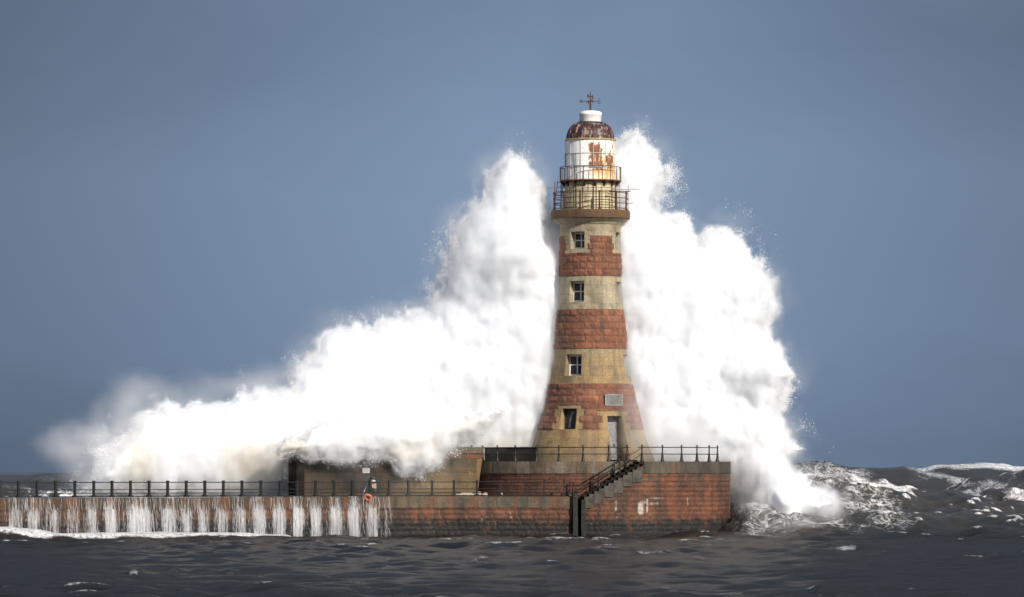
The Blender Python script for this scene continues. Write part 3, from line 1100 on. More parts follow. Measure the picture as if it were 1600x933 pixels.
# terrace wall set back behind the lower deck and the stair
p, nr, s_, a = arc(R_T, -100 * DEG, TH_S1 + .02)
def tint_ter(c, S_, Z_, h):
    g2 = fbm(S_ * 1.2, Z_ * .25, 9, 4, 151)[..., None]
    k = np.clip(.28 + .5 * sstep(0, .4, g2), 0, .8)
    return c * (1 - k) + np.array([.045, .022, .018]) * k
strip('terrace_wall', p, nr, s_ + 80, Z_DECK - .2, Z_C2, 42, M['terrace'], HEAD, .21, .62, .03, RED * np.array([.80, .78, .85]), 115, tint=tint_ter, amt=.55)
def tint_tcop(c, S_, Z_, h):
    g = fbm(S_ * .8, Z_ * .2, 3, 4, 161)[..., None]
    k = sstep(0, .4, g) * .6
    c = c * (1 - k) + np.array([.075, .068, .054]) * k
    k = sstep(.1, .4, -g) * .6
    return c * (1 - k) + np.array([.10, .058, .032]) * k
strip('terrace_coping', p + nr * .05, nr, s_ + 80, Z_C2 + .003, Z_TER, 12, M['coping'], HEAD, 9, 2.1, .02, np.array([.130, .114, .084]), 117, tint=tint_tcop, amt=.35, joint=.7)
bm = bmesh.new()
poly = []
for q in range(0, 61):
    b = TH_S1 + (math.pi * 1.35 - TH_S1) * q / 60
    poly.append(((R_H + .045) * math.sin(b), -(R_H + .045) * math.cos(b)))
for q in range(0, 41):
    b = -110 * DEG + (TH_S1 + .01 + 110 * DEG) * q / 40
    poly.append(((R_T + .045) * math.sin(b), -(R_T + .045) * math.cos(b)))
top = [bm.verts.new((a_, b_, Z_TER - .002)) for a_, b_ in poly]
bm.faces.new(top)
obj_bm('terrace_floor', bm, M['wetdeck'], HEAD)

# ------------------------------------------------------------------ staircase
ST = tag(empty('staircase'), 'dark stone staircase climbing from the lower deck to the lighthouse terrace', 'staircase')
NST = 13
bmr = bmesh.new()
for q in range(NST):
    a0 = TH_S0 + (TH_S1 - TH_S0) * q / NST
    a1 = TH_S0 + (TH_S1 - TH_S0) * (q + 1) / NST
    zt_ = Z_DECK + (Z_TER - Z_DECK) * (q + 1) / NST - .004
    bm = bmesh.new()
    P8 = []
    for z in (zt_ - .17, zt_):
        for r, b in ((R_T + .07, a0 - .002), (R_H + .09, a0 - .002), (R_H + .09, a1 + .004), (R_T + .07, a1 + .004)):
            P8.append((r * math.sin(b), -r * math.cos(b), z))
    add_hexa(bm, P8)
    obj_bm('step', bm, M['darkstone'], ST)
nb = 6
for q in range(nb):
    a0 = TH_S0 + (TH_S1 - TH_S0) * (q * 2 + .6) / NST
    a1 = TH_S0 + (TH_S1 - TH_S0) * (q * 2 + 2.6) / NST - .002
    zt_ = Z_DECK + (Z_TER - Z_DECK) * (q * 2 + 1) / NST - .176
    hgt = .72 + .1 * (q % 2)
    bm = bmesh.new()
    P8 = []
    for z in (zt_ - hgt, zt_ + .0):
        for r, b in ((R_H - .3, a0), (R_H + .075, a0), (R_H + .075, a1), (R_H - .3, a1)):
            P8.append((r * math.sin(b), -r * math.cos(b), z))
    add_hexa(bm, P8)
    # second, higher half of the stone under the upper step
    P8 = []
    am = (a0 + a1) / 2
    zt2 = zt_ + (Z_TER - Z_DECK) / NST
    for z in (zt_, zt2):
        for r, b in ((R_H - .3, am), (R_H + .075, am), (R_H + .075, a1), (R_H - .3, a1)):
            P8.append((r * math.sin(b), -r * math.cos(b), z))
    add_hexa(bm, P8)
    obj_bm('stringer_stone', bm, paint_mat('stringer_stone', (.085, .076, .063), (.042, .036, .030), 2.0 + q * .3, .38, .62, .8, .3), ST)

# ------------------------------------------------------------------ sea wall shelter on the deck (yellow) with dark end
SH = tag(empty('storehouse'), 'low yellow brown stone storehouse on the deck half buried in falling spray', 'storehouse')
OFFS = 4.55
q = pp - nn_ * OFFS
qx = to_px(q[:, 0], q[:, 1])
seli = np.where((qx < 746) & (qx > 471))[0]
sp, sn, ss = q[seli], nn_[seli], ps[seli]
Z_SH = WZ(716, -4.6)
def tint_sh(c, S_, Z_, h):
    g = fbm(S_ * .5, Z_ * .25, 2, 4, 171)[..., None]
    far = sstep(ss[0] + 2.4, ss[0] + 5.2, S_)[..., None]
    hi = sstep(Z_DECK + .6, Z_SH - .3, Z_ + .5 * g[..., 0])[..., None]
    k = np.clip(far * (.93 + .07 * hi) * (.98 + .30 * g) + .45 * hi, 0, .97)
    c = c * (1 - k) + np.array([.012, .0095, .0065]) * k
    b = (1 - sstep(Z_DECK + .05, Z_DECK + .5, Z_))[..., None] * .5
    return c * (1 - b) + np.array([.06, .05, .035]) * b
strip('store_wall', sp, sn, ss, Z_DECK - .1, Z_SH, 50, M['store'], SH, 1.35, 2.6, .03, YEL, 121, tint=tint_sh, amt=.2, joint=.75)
# end wall towards the terrace, leaning
e0 = sp[0]
bm = bmesh.new()
b_in = e0 - sn[0] * 2.8
ev = [(e0[0], e0[1], Z_DECK - .1), (b_in[0], b_in[1], Z_DECK - .1), (b_in[0] + .35, b_in[1], Z_SH), (e0[0] + .35, e0[1] - .0, Z_SH)]
v4 = [bm.verts.new(p_) for p_ in ev]
bm.faces.new(v4)
f3 = [bm.verts.new(p_) for p_ in ((e0[0], e0[1] - .001, Z_DECK - .1), (e0[0] + .35, e0[1] - .001, Z_SH), (e0[0], e0[1] - .001, Z_SH))]
bm.faces.new(f3)
m_sy = paint_mat('yellow_stone', (.18, .115, .05), (.13, .08, .036), 1.2, .4, .65, .8, .25)
obj_bm('end_wall', bm, m_sy, SH)


def wall_prism(name, px0, px1, off0, off1, z0, z1, mat, parent, extra=0.0):
    ii = np.where((qx < px1) & (qx > px0))[0][::10]
    a_ = pp[ii] - nn_[ii] * off0
    b_ = pp[ii] - nn_[ii] * off1
    if extra:
        a_ = np.concatenate([a_[:1] + np.array([[extra, 0]]), a_]); b_ = np.concatenate([b_[:1] + np.array([[extra, 0]]), b_])
    bm = bmesh.new()
    V_ = [[bm.verts.new((u[0], u[1], z)) for u, z in ((f, z0), (f, z1), (b, z1), (b, z0))] for f, b in zip(a_, b_)]
    for A_, B_ in zip(V_, V_[1:]):
        for k in range(4):
            bm.faces.new((A_[k], A_[(k + 1) % 4], B_[(k + 1) % 4], B_[k]))
    bm.faces.new(V_[0]); bm.faces.new(V_[-1][::-1])
    return obj_bm(name, bm, mat, parent)


wall_prism('roof_slab', 471, 746, OFFS - .12, OFFS + 3.0, WZ(708.5, -4.6), WZ(698.5, -4.6), paint_mat('roof_stone', (.15, .12, .085), (.09, .07, .05), 1.5, .4, .6, .8, .3), SH, .42)
m, nt, out = new_mat('orange_brick')
br = nd(nt, 'ShaderNodeTexBrick', Vector=mapped(nt, pos(nt), (1, 1, 1)), Scale=3.4)
br.inputs['Color1'].default_value = (.26, .075, .032, 1); br.inputs['Color2'].default_value = (.17, .055, .028, 1); br.inputs['Mortar'].default_value = (.12, .08, .06, 1)
mr_ = nd(nt, 'ShaderNodeCombineXYZ')
sp_ = nd(nt, 'ShaderNodeSeparateXYZ', i0=pos(nt))
nt.links.new(sp_.outputs[0], mr_.inputs[0]); nt.links.new(sp_.outputs[2], mr_.inputs[1]); nt.links.new(mr_.outputs[0], br.inputs['Vector'])
cb_ = mixc(nt, maprange(nt, noi(nt, pos(nt), 1.5, 5, .7), .45, .6), br.outputs[0], (.10, .06, .04))
principled(nt, out, cb_, .85, .25)
wall_prism('brick_course', 471, 746, OFFS - .035, OFFS + 2.8, Z_SH + .002, WZ(708.5, -4.6) - .002, m, SH, .40)
# dark stone pier at the left end
wall_prism('dark_end_pier', 447, 470.5, OFFS - .45, OFFS + .5, Z_DECK - .1, WZ(708, -12), paint_mat('damp_dark_stone', (.007, .0065, .005), (.017, .0145, .010), 1.6, .4, .65, .85, .08), SH)

# dark low store standing on the terrace behind the railing
SH2 = tag(empty('low_store'), 'long dark wet stone block behind the terrace railing left of the lighthouse', 'stone block')
x0, x1 = WX(757, -3.9), WX(838, -3.9)
bm = bmesh.new()
add_prism(bm, [(x0, -4.0), (x1, -4.0), (x1 + .1, -2.7), (x0, -2.7)], Z_TER, WZ(700.5, -4))
obj_bm('block_wall', bm, M['darkstone'], SH2)
bm = bmesh.new()
add_prism(bm, [(x0 - .06, -4.07), (x1 + .06, -4.07), (x1 + .1, -2.6), (x0 - .06, -2.6)], WZ(700.5, -4) + .002, WZ(698.8, -4))
obj_bm('block_cap', bm, M['darkstone'], SH2)

# ------------------------------------------------------------------ railings
RL = tag(empty('pier_railing'), 'long black iron railing of square posts along the edge of the pier', 'railing')
post_px = [-29, 0, 29, 58, 87, 117, 146.5, 175, 204, 233, 262, 291, 320, 349, 378, 407.5, 438, 464, 493, 522, 550.5, 578, 608, 638, 675, 709, 745, 782, 819, 850, 881.5]
first = None
INS = .22
rail_pts = []
for px in post_px:
    p_, n_ = path_at(px, INS)
    slim = px > 770
    bm = bmesh.new()
    wdt = .085 if slim else .135
    ax = (Vector((n_[1], -n_[0], 0)), Vector((n_[0], n_[1], 0)), Vector((0, 0, 1)))
    hP = .96
    add_box(bm, (0, 0, hP / 2), (wdt, wdt, hP), ax)
    add_box(bm, (0, 0, .06), (wdt + .14, wdt + .1, .12), ax)
    add_box(bm, (0, 0, hP + .02), (wdt + .03, wdt + .03, .05), ax)
    o = obj_bm('railing_post', bm, M['iron'], RL)
    o.location = (p_[0], p_[1], Z_DECK + .03)
for yy, r in ((.90, .032), (.46, .028), (.24, .026), (.045, .03)):
    pts = []
    for px in np.arange(-60, 884, 8):
        p_, n_ = path_at(px, INS)
        pts.append((p_[0], p_[1], Z_DECK + .03 + yy))
    bm = bmesh.new()
    add_tube(bm, pts, r, 6)
    obj_bm('rail', bm, M['iron'], RL)
# kerb under the railing
pts = [path_at(px, INS)[0] for px in np.arange(-60, 884, 8)]


def baluster(name, parent):
    bm = bmesh.new()
    add_lathe(bm, [(.13, 0), (.13, .05), (.10, .09), (.085, .2), (.07, .36), (.055, .44), (.075, .47), (.075, .51), (.045, .54), (.04, .86), (.07, .88), (.07, .93), (.03, .95), (.055, .985), (.058, 1.02), (.03, 1.06)], seg=10)
    return obj_bm(name, bm, M['iron'], parent, True)


TR = tag(empty('terrace_railing'), 'black iron railing with ball topped posts around the lighthouse terrace', 'railing')
fb = None
RTa, RTb = R_T - .15, R_H - .28


def on_circ(px, R):
    # the near point of the circle of radius R seen at column px
    lo, hi = -80 * DEG, 80 * DEG
    for _ in range(50):
        mid = (lo + hi) / 2
        if to_px(R * math.sin(mid), -R * math.cos(mid)) < px: lo = mid
        else: hi = mid
    return mid


for pxs, R in (([737, 754, 777, 805, 838, 873, 911, 951, 980], RTa), ([1003, 1035, 1065, 1089, 1108, 1121], RTb)):
    angs = [on_circ(px, R) for px in pxs]
    for a_ in angs:
        if fb is None:
            fb = baluster('railing_post', TR); o = fb
        else:
            o = copy_part(fb, TR)
        o.location = (R * math.sin(a_), -R * math.cos(a_), Z_TER)
        o.scale = (1.05, 1.05, 1.0)
    for yy, r in ((.90, .033), (.47, .03)):
        bm = bmesh.new()
        add_tube(bm, [(R * math.sin(b), -R * math.cos(b), Z_TER + yy) for b in np.linspace(angs[0] - .03, angs[-1] + .02, 60)], r, 6)
        obj_bm('rail', bm, M['iron'], TR)

SRs = tag(empty('stair_railing'), 'black iron handrails sloping down beside the stone staircase', 'handrail')
def stair_z(a_):
    return Z_DECK + float(np.clip((a_ - TH_S0) / (TH_S1 - TH_S0), 0, 1)) * (Z_TER - Z_DECK)
for R, pxs in ((R_H - .06, [895.5, 936, 968]), (R_T + .22, [890, 927, 960, 978])):
    angs = [on_circ(px, R) for px in pxs]
    for a_ in angs:
        o = copy_part(fb, SRs)
        o.location = (R * math.sin(a_), -R * math.cos(a_), stair_z(a_))
        o.scale = (.8, .8, .92)
    aend = on_circ(1003, RTb) if R > 9 else angs[-1] + .04
    for yy, r in ((.86, .025), (.45, .021)):
        bm = bmesh.new()
        bb = np.linspace(angs[0], aend, 30)
        fr = np.linspace(0, 1, 30)
        add_tube(bm, [((R + (RTb - R) * (f ** 4 if R > 9 else 0)) * math.sin(b), -(R + (RTb - R) * (f ** 4 if R > 9 else 0)) * math.cos(b), stair_z(b) + yy) for b, f in zip(bb, fr)], r, 6)
        obj_bm('handrail', bm, M['iron'], SRs)

# ------------------------------------------------------------------ timber fenders at the foot of the stair
for px, wp, ytop, lab in ((899.5, 7.5, 770, 'taller dark wet timber fender below the foot of the stairs'), (911.5, 6.5, 785, 'shorter dark wet timber fender on the red stone wall under the stairs')):
    X = WX(px, -9.35)
    bm = bmesh.new()
    w_ = wp * .0407
    zt_, zb_ = WZ(ytop, -9.35), -2.0
    n = 14
    rings = []
    for q_ in range(n + 1):
        z = zb_ + (zt_ - zb_) * q_ / n
        jx = .025 * float(noise3(z * 1.3, px, 0, 3))
        jw = 1 + .12 * float(noise3(z * 2.1, px + 5, 0, 4))
        rings.append([bm.verts.new((X + jx + sx * w_ / 2 * jw, -9.36 + sy * .17, z)) for sx, sy in ((-1, -1), (1, -1), (1, 1), (-1, 1))])
    for A_, B_ in zip(rings, rings[1:]):
        for k in range(4):
            bm.faces.new((A_[k], A_[(k + 1) % 4], B_[(k + 1) % 4], B_[k]))
    bm.faces.new(rings[-1]); bm.faces.new(rings[0][::-1])
    t_ = tag(obj_bm('timber_fender', bm, M['timber']), lab, 'fender', 'timber fenders under the stairs')
    for z in (zt_ - .3, zt_ - 1.2):
        bm = bmesh.new()
        add_lathe(bm, [(.05, -.03), (.05, 0), (.03, .02)], seg=8)
        b_ = obj_bm('bolt', bm, M['darkmetal'], t_)
        b_.location = (X, -9.36 - .19, z)
        b_.rotation_euler = (math.radians(90), 0, 0)

# ------------------------------------------------------------------ lifebuoy, its stand, sign, kerb stones
p_, n_ = path_at(575, -.16)
bm = bmesh.new()
R_, r_ = .185, .055
for q_ in range(1):
    pts = [(R_ * math.cos(k * math.pi / 16), 0, R_ * .86 * math.sin(k * math.pi / 16)) for k in range(32)]
    add_tube(bm, pts, r_, 10, closed=True)
lb = tag(obj_bm('lifebuoy', bm, M['orange'], None, True), 'small orange lifebuoy hanging over the pier edge above a waterfall', 'lifebuoy')
lb.location = (p_[0], p_[1] - .06, WZ(777.5, p_[1]))
lb.rotation_euler = (math.radians(12), math.radians(22), math.radians(10))
for k in range(4):
    a_ = (k + .5) * math.pi / 2
    bm = bmesh.new()
    pts = [(R_ * math.cos(b), 0, R_ * .86 * math.sin(b)) for b in np.linspace(a_ - .16, a_ + .16, 5)]
    add_tube(bm, pts, r_ + .006, 10)
    obj_bm('band', bm, paint_mat('pale_red_band', (.62, .10, .06), (.5, .08, .05), 6, .4, .6, .5, .3), lb, True)
bm = bmesh.new()
add_tube(bm, [((R_ + .08 + .03 * math.cos(k * math.pi / 4)) * math.cos(k * math.pi / 32), 0, (R_ + .08 + .03 * math.cos(k * math.pi / 4)) * .86 * math.sin(k * math.pi / 32)) for k in range(64)], .012, 4, closed=True)
obj_bm('grab_rope', bm, M['dimwhite'], lb)

p_, n_ = path_at(579.5, .5)
LS = tag(empty('lifebuoy_stand'), 'lifebuoy stand with pale pink board and white struts behind the railing', 'lifebuoy stand')
yb = p_[1]
def at(px, py):
    X, Z = W(px, py, yb)
    return Vector((X, yb, Z))
bm = bmesh.new()
add_box(bm, (at(579.3, 762)), (.12, .12, WZ(751, yb) - Z_DECK + .35))
obj_bm('stand_post', bm, M['iron'], LS)
bm = bmesh.new()
pts = [(581, 755), (588, 754.5), (588.2, 765), (586.8, 767.5), (585.5, 763.5), (581.2, 761.5)]
A_ = [bm.verts.new(at(*q_) + Vector((0, -.10, 0))) for q_ in pts]; B_ = [bm.verts.new(at(*q_) + Vector((0, -.06, 0))) for q_ in pts]
bm.faces.new(A_); bm.faces.new(B_[::-1])
for k in range(len(pts)):
    bm.faces.new((A_[k], B_[k], B_[(k + 1) % len(pts)], A_[(k + 1) % len(pts)]))
obj_bm('notice_board', bm, M['pink'], LS)
bm = bmesh.new()
add_lathe(bm, [(.16, 0), (.17, .04), (.12, .09), (.04, .12)], c=at(583, 752.6), seg=12)
obj_bm('stand_cap', bm, M['dimwhite'], LS)
for a_, b_ in (((574.5, 755.5), (567, 772)), ((576, 755.5), (576.3, 764))):
    bm = bmesh.new()
    add_tube(bm, [at(*a_) + Vector((0, -.05, 0)), at(*b_) + Vector((0, -.05, 0))], .032, 5)
    obj_bm('strut', bm, M['dimwhite'], LS)

p_, n_ = path_at(572, OFFS - .1)
bm = bmesh.new()
nv_ = Vector((n_[0], n_[1], 0)); tv = Vector((-n_[1], n_[0], 0))
c_ = Vector((p_[0], p_[1], WZ(735.3, p_[1])))
add_box(bm, c_, (.50, .03, .33), (tv, nv_, Vector((0, 0, 1))))
sg = tag(obj_bm('notice_sign', bm, M['dimwhite']), 'small square white sign on the dark wet storehouse wall', 'sign')
bm = bmesh.new()
for (u, w, hx, hz) in ((-.13, .03, .05, .2), (-.03, .08, .1, .035), (-.03, .0, .1, .03), (.12, .03, .035, .18), (.03, -.08, .26, .03)):
    add_box(bm, c_ + tv * u + Vector((0, 0, w)) + nv_ * .017, (hx, .008, hz), (tv, nv_, Vector((0, 0, 1))))
obj_bm('sign_marks', bm, paint_mat('sign_marks', (.30, .30, .31), (.38, .38, .38), 5, .4, .6, .5, .3), sg)

KS = tag(empty('kerb_stones'), 'low pale wet stones at the foot of the yellow storehouse corner', 'kerb stones')
m_k = paint_mat('pale_stone', (.50, .42, .33), (.14, .11, .08), 4.0, .42, .62, .5, .35)
for px0, px1, h_ in ((712, 741, .10), (742, 752, .16), (753, 762, .12), (780, 786, .06)):
    p0, n0 = path_at(px0, 2.2); p1, _ = path_at(px1, 2.2)
    bm = bmesh.new()
    c_ = (p0 + p1) / 2
    L_ = np.linalg.norm(p1 - p0)
    add_box(bm, (c_[0], c_[1], Z_DECK + .06 + h_ / 2), (L_, .4, h_))
    add_box(bm, (c_[0] + L_ * .1, c_[1] + .05, Z_DECK + .06 + h_ + .05), (L_ * .6, .25, .1))
    bmesh.ops.bevel(bm, geom=list(bm.edges), offset=.025, segments=1, affect='EDGES')
    obj_bm('stone', bm, m_k, KS)

# ------------------------------------------------------------------ the sea: one sheet to the horizon
def axis_pts(segs):
    out = [np.array([segs[0][0]])]
    for a, b, st in segs:
        n = max(1, int(round(abs(b - a) / st)))
        out.append(np.linspace(a, b, n + 1)[1:])
    return np.concatenate(out)


gx = np.concatenate([-np.geomspace(46, 9000, 46)[::-1][:-1], axis_pts([(-46, 44, .17)]), np.geomspace(44, 9000, 46)[1:]])
gy = np.concatenate([-np.geomspace(162, 1200, 22)[::-1][:-1], axis_pts([(-162, -60, .30), (-60, -4, .20), (-4, 34, .17), (34, 80, .5), (80, 260, .9)]), np.geomspace(260, 20000, 90)[1:]])
GX, GY = np.meshgrid(gx, gy, indexing='ij')
sx = np.gradient(gx)[:, None] + 0 * GX
sy = np.gradient(gy)[None, :] + 0 * GX
SPC = np.maximum(sx, sy)
o_ = np.argsort(pp[:, 0])
Yb = np.where(GX > -9, np.interp(GX, [-9, 9.5, 12, 30], [4, 3, -7, -9]), np.interp(GX, pp[o_, 0], pp[o_, 1]))
rough = sstep(-6, 8, GY - Yb)
rough = np.where(GX < -2, sstep(2, 12, GY - Yb), rough)
far = np.clip((GY + 20) / 200, 0, 1)
HZ = np.zeros_like(GX); HL = np.zeros_like(GX); DX = np.zeros_like(GX); DY = np.zeros_like(GX); JAC = np.zeros_like(GX)
wr = np.random.default_rng(23)
comps = []
for k in range(10):   # long storm swell
    comps.append((wr.uniform(28, 62), wr.uniform(.14, .30), wr.normal(190, 16), 1.0, 'r'))
for k in range(16):
    lam = wr.uniform(7, 24)
    comps.append((lam, lam * wr.uniform(.006, .011), wr.normal(200, 28), .95, 'r'))
for k in range(22):
    lam = wr.uniform(2.0, 7)
    comps.append((lam, lam * wr.uniform(.006, .010), wr.normal(215, 50), .9, 'a'))
for k in range(14):   # harbour chop in the lee of the pier
    lam = wr.uniform(3.5, 11)
    comps.append((lam, lam * wr.uniform(.0028, .0052), wr.normal(184, 20), .9, 'c'))
for k in range(26):
    lam = wr.uniform(.9, 2.6)
    comps.append((lam, lam * wr.uniform(.008, .014), wr.normal(188, 45), .95, 'a'))
patch = .55 + .9 * sstep(-.5, .5, fbm(GX / 26, GY / 40, 0, 3, 301))
for lam, am, deg, q_, typ in comps:
    kx, ky = math.sin(deg * DEG) * 2 * math.pi / lam, math.cos(deg * DEG) * 2 * math.pi / lam
    kk = 2 * math.pi / lam
    A = am * np.clip((lam / SPC - 2.2) / 2.0, 0, 1)
    if typ == 'r': A = A * rough * (1 + .25 * far)
    elif typ == 'c': A = A * (1 - .8 * rough) * patch
    else: A = A * (.46 + .74 * rough) * patch
    ph = kx * GX + ky * GY + wr.uniform(0, 6.28)
    c_, s__ = np.cos(ph), np.sin(ph)
    if lam > 6: HL += A * c_
    else: HZ += A * c_
    DX -= q_ * A * kx / kk * s__
    DY -= q_ * A * ky / kk * s__
    JAC += q_ * A * kk * c_
JN = JAC + .22 * fbm(GX * .5, GY * .5, 0, 3, 305)
_v = (np.abs(GX) < 40) & (GY > -150) & (GY < 200)
q_r = np.quantile(JN[_v & (rough > .8)], [.90, .985]); q_c = np.quantile(JN[_v & (rough < .1)], [.978, .9985])
foam = sstep(q_r[0], q_r[1], JN) * rough + sstep(q_c[0], q_c[1], JN) * (1 - rough) * .62
lace = np.zeros_like(GX)

# named swells (crest line, height, widths), all standing in the sea beyond and beside the pier head
def swell(xk, yk, hk, wf, wb, wob=1.2, seed=1):
    """crest through the points (xk, yk) with heights hk"""
    yc_ = np.interp(GX, xk, yk) + wob * fbm(GX * .12, 0 * GX + seed, 0, 3, 400 + seed)
    hh = np.interp(GX, xk, hk)
    hh = hh * (1 + .16 * fbm(GX * .25, 0 * GX + 7, 0, 3, 410 + seed))
    d_ = GY - yc_
    g = np.where(d_ < 0, np.exp(-(np.abs(d_) / wf) ** 1.25), np.exp(-(np.abs(d_) / wb) ** 1.5))
    return hh * g, d_, hh


def crest(pxs, pys, Y):
    Xs, Zs = zip(*[W(a, b, Y) for a, b in zip(pxs, pys)])
    return list(Xs), list(Zs)


# the breaking wave right of the pier head
Xs, Zs = crest([1040, 1110, 1150, 1240, 1290, 1335, 1400, 1450, 1520, 1600, 1720], [800, 745, 738, 738, 741, 737, 752, 764, 773, 786, 800], 9)
hA, dA, hhA = swell(Xs, [9.5, 9.5, 9.5, 9, 9, 9, 9.5, 10, 11, 12, 14], [max(z - .2, 0) for z in Zs], 9.0, 7.5, .9, 1)
damp = np.clip(1 - hA / 5, .6, 1)
HL = HL * damp + hA
f1 = sstep(.2, .9, np.interp(GX, [WX(1165, 9), WX(1215, 9), WX(1400, 9), WX(1455, 9)], [0, 1, 1, 0]))
fA = f1 * np.exp(-((dA + .9) / 1.5) ** 2) * (.65 + .6 * fbm(GX * .7, GY * .7, 0, 3, 421))
foam = np.maximum(foam, np.clip(fA * 1.35, 0, 1))
facem = np.interp(GX, [WX(1120, 0), WX(1150, 0), WX(1385, 0), WX(1440, 0)], [0, 1, 1, 0]) * sstep(-21, -16, dA + .6 * fbm(GX * .4, GY * .4, 0, 2, 9)) * (1 - sstep(-1.5, .5, dA))
lace = np.maximum(lace, facem * (.72 + .5 * fbm(GX * .35, GY * .35, 2, 3, 425)))
# churned white water close against the pier head
rr_ = np.hypot(GX, GY)
ch = np.exp(-((rr_ - 10.6) / 1.8) ** 2) * sstep(2, 7, GX) * (1 - sstep(2, 8, GY))
ch = ch * sstep(8.8, 10.2, GX + .8 * fbm(GX * .5, GY * .5, 5, 2, 430))
HZ = HZ + ch * (1.1 + .9 * fbm(GX * .5, GY * .5, 5, 3, 431))
foam = np.maximum(foam, np.clip(ch * sstep(8.0, 9.0, GX) * (1.0 + 1.1 * fbm(GX * .6, GY * .6, 1, 4, 433)), 0, 1))
lace = np.maximum(lace, sstep(8.6, 9.5, GX) * np.exp(-((rr_ - 12.5) / 4) ** 2) * .8 * (GY < 6))
# far swells
for pxs, pys, Y, wf, wb, fo, seed in (
        ([1380, 1440, 1470, 1500, 1540, 1570, 1620, 1760], [748, 736, 728, 724, 726, 727, 725, 733], 150, 14, 22, 1.0, 2),
        ([1200, 1240, 1280, 1330, 1390, 1420, 1450], [742, 733, 730, 729, 729, 730, 742], 130, 10, 18, .9, 3),
        ([1505, 1540, 1580, 1640, 1760], [756, 746, 743, 744, 752], 70, 7, 12, .8, 4),
        ([1475, 1500, 1545, 1600, 1700], [786, 775, 769, 771, 780], 28, 5, 9, .9, 5),
        ([-200, -40, 20, 60, 110, 180, 300], [744, 742, 741, 740, 741, 744, 746], 90, 12, 20, .25, 6),
        ([-100, -20, 30, 80, 120, 200], [762, 757, 757, 759, 764, 768], 20, 5, 9, .75, 7)):
    Xs, Zs = crest(pxs, pys, Y)
    hB, dB, hhB = swell(Xs, [Y] * len(Xs), [max(z, 0) for z in Zs], wf, wb, 2.0, seed)
    inx = np.interp(GX, [Xs[0] - 6, Xs[0], Xs[-1], Xs[-1] + 20], [0, 1, 1, 0])
    hB = hB * inx
    HL = HL * np.clip(1 - hB / 4, .3, 1) + hB
    fB = inx * np.exp(-((dB + wf * .25) / (wf * .55)) ** 2) * sstep(-.6, .25, fbm(GX * .10 * 14 / wf, GY * .16, seed, 4, 440 + seed)) * fo
    foam = np.maximum(foam, fB * 1.1)
HZ = HZ + HL
# white backwash along the foot of the pier
dp_ = GY - np.interp(GX, pp[o_, 0], pp[o_, 1])          # negative in front of the wall
xl = lambda px: float(path_at(px)[0][0])
bw = np.interp(GX, [xl(-60), xl(20), xl(60), xl(90), xl(190), xl(260), xl(380), xl(450), xl(470)], [1.0, .95, .78, .52, .55, .52, .48, .30, 0])
wid = np.interp(GX, [xl(0), xl(80), xl(150), xl(300), xl(450)], [7.0, 5.5, 3.4, 4.6, 3.0])
prof_ = np.exp(-(np.clip(-dp_ - wid * .45, 0, 99) / (wid * .35)) ** 2) * (GX < xl(470)) * (dp_ < 3)
HZ = HZ * (1 - .85 * prof_ * (bw > .02))
HZ = HZ + bw * prof_ * (1 + .12 * fbm(GX * .3, GY * .4, 0, 3, 451))
foam = np.maximum(foam, sstep(.35, .75, prof_ + .35 * fbm(GX * .45, GY * .6, 3, 4, 453)) * (bw > .02) * np.clip(bw * 6, 0, 1))
# small whitecaps in the harbour
def ground(px, py):
    Y = ZC * F_PX / (py - HOR) - DIST
    return WX(px, Y), Y
for px, py, wpx, st in ((212, 893, 26, .9), (268, 887, 14, .6), (440, 885, 34, .55), (356, 891, 14, .6), (700, 873, 26, .5), (748, 871, 26, .75), (835, 872, 16, .5),
                        (1030, 861, 44, 1.0), (966, 874, 18, .7), (1090, 872, 26, .45), (1165, 870, 30, .5), (1325, 856, 42, .8), (1385, 858, 24, .5), (1560, 860, 40, .45),
                        (1285, 926, 24, .6), (1428, 917, 20, .7), (1375, 922, 26, .5), (880, 925, 40, .5), (1140, 924, 46, .5), (640, 925, 30, .5), (1045, 895, 14, .4), (500, 868, 20, .4), (1580, 816, 16, .5), (1500, 833, 14, .6), (1490, 781, 16, .7), (1425, 746, 14, .8), (1440, 738, 22, .5)):
    X, Y = ground(px, max(py, 800)) if py > 800 else (WX(px, 30 if py > 760 else 60), 30 if py > 760 else 60)
    k_ = (DIST + Y) / F_PX
    wx_ = wpx * k_ * .75
    dx_ = (GX - X) / wx_
    dy_ = GY - Y - .9 * np.sin(dx_ * 2.0 + px) - 1.2 * dx_ ** 2
    e = np.exp(-dx_ ** 2)
    HZ = HZ + .26 * st * e * np.where(dy_ < 0, np.exp(-(dy_ / 1.1) ** 2), np.exp(-(dy_ / 3.0) ** 2))
    foam = np.maximum(foam, st * e * np.exp(-((dy_ + .3) / .8) ** 2) * (.75 + .7 * fbm(GX * 1.1, GY * .9, px, 3, 461)))
HZ = HZ - .14 * (1 - rough)
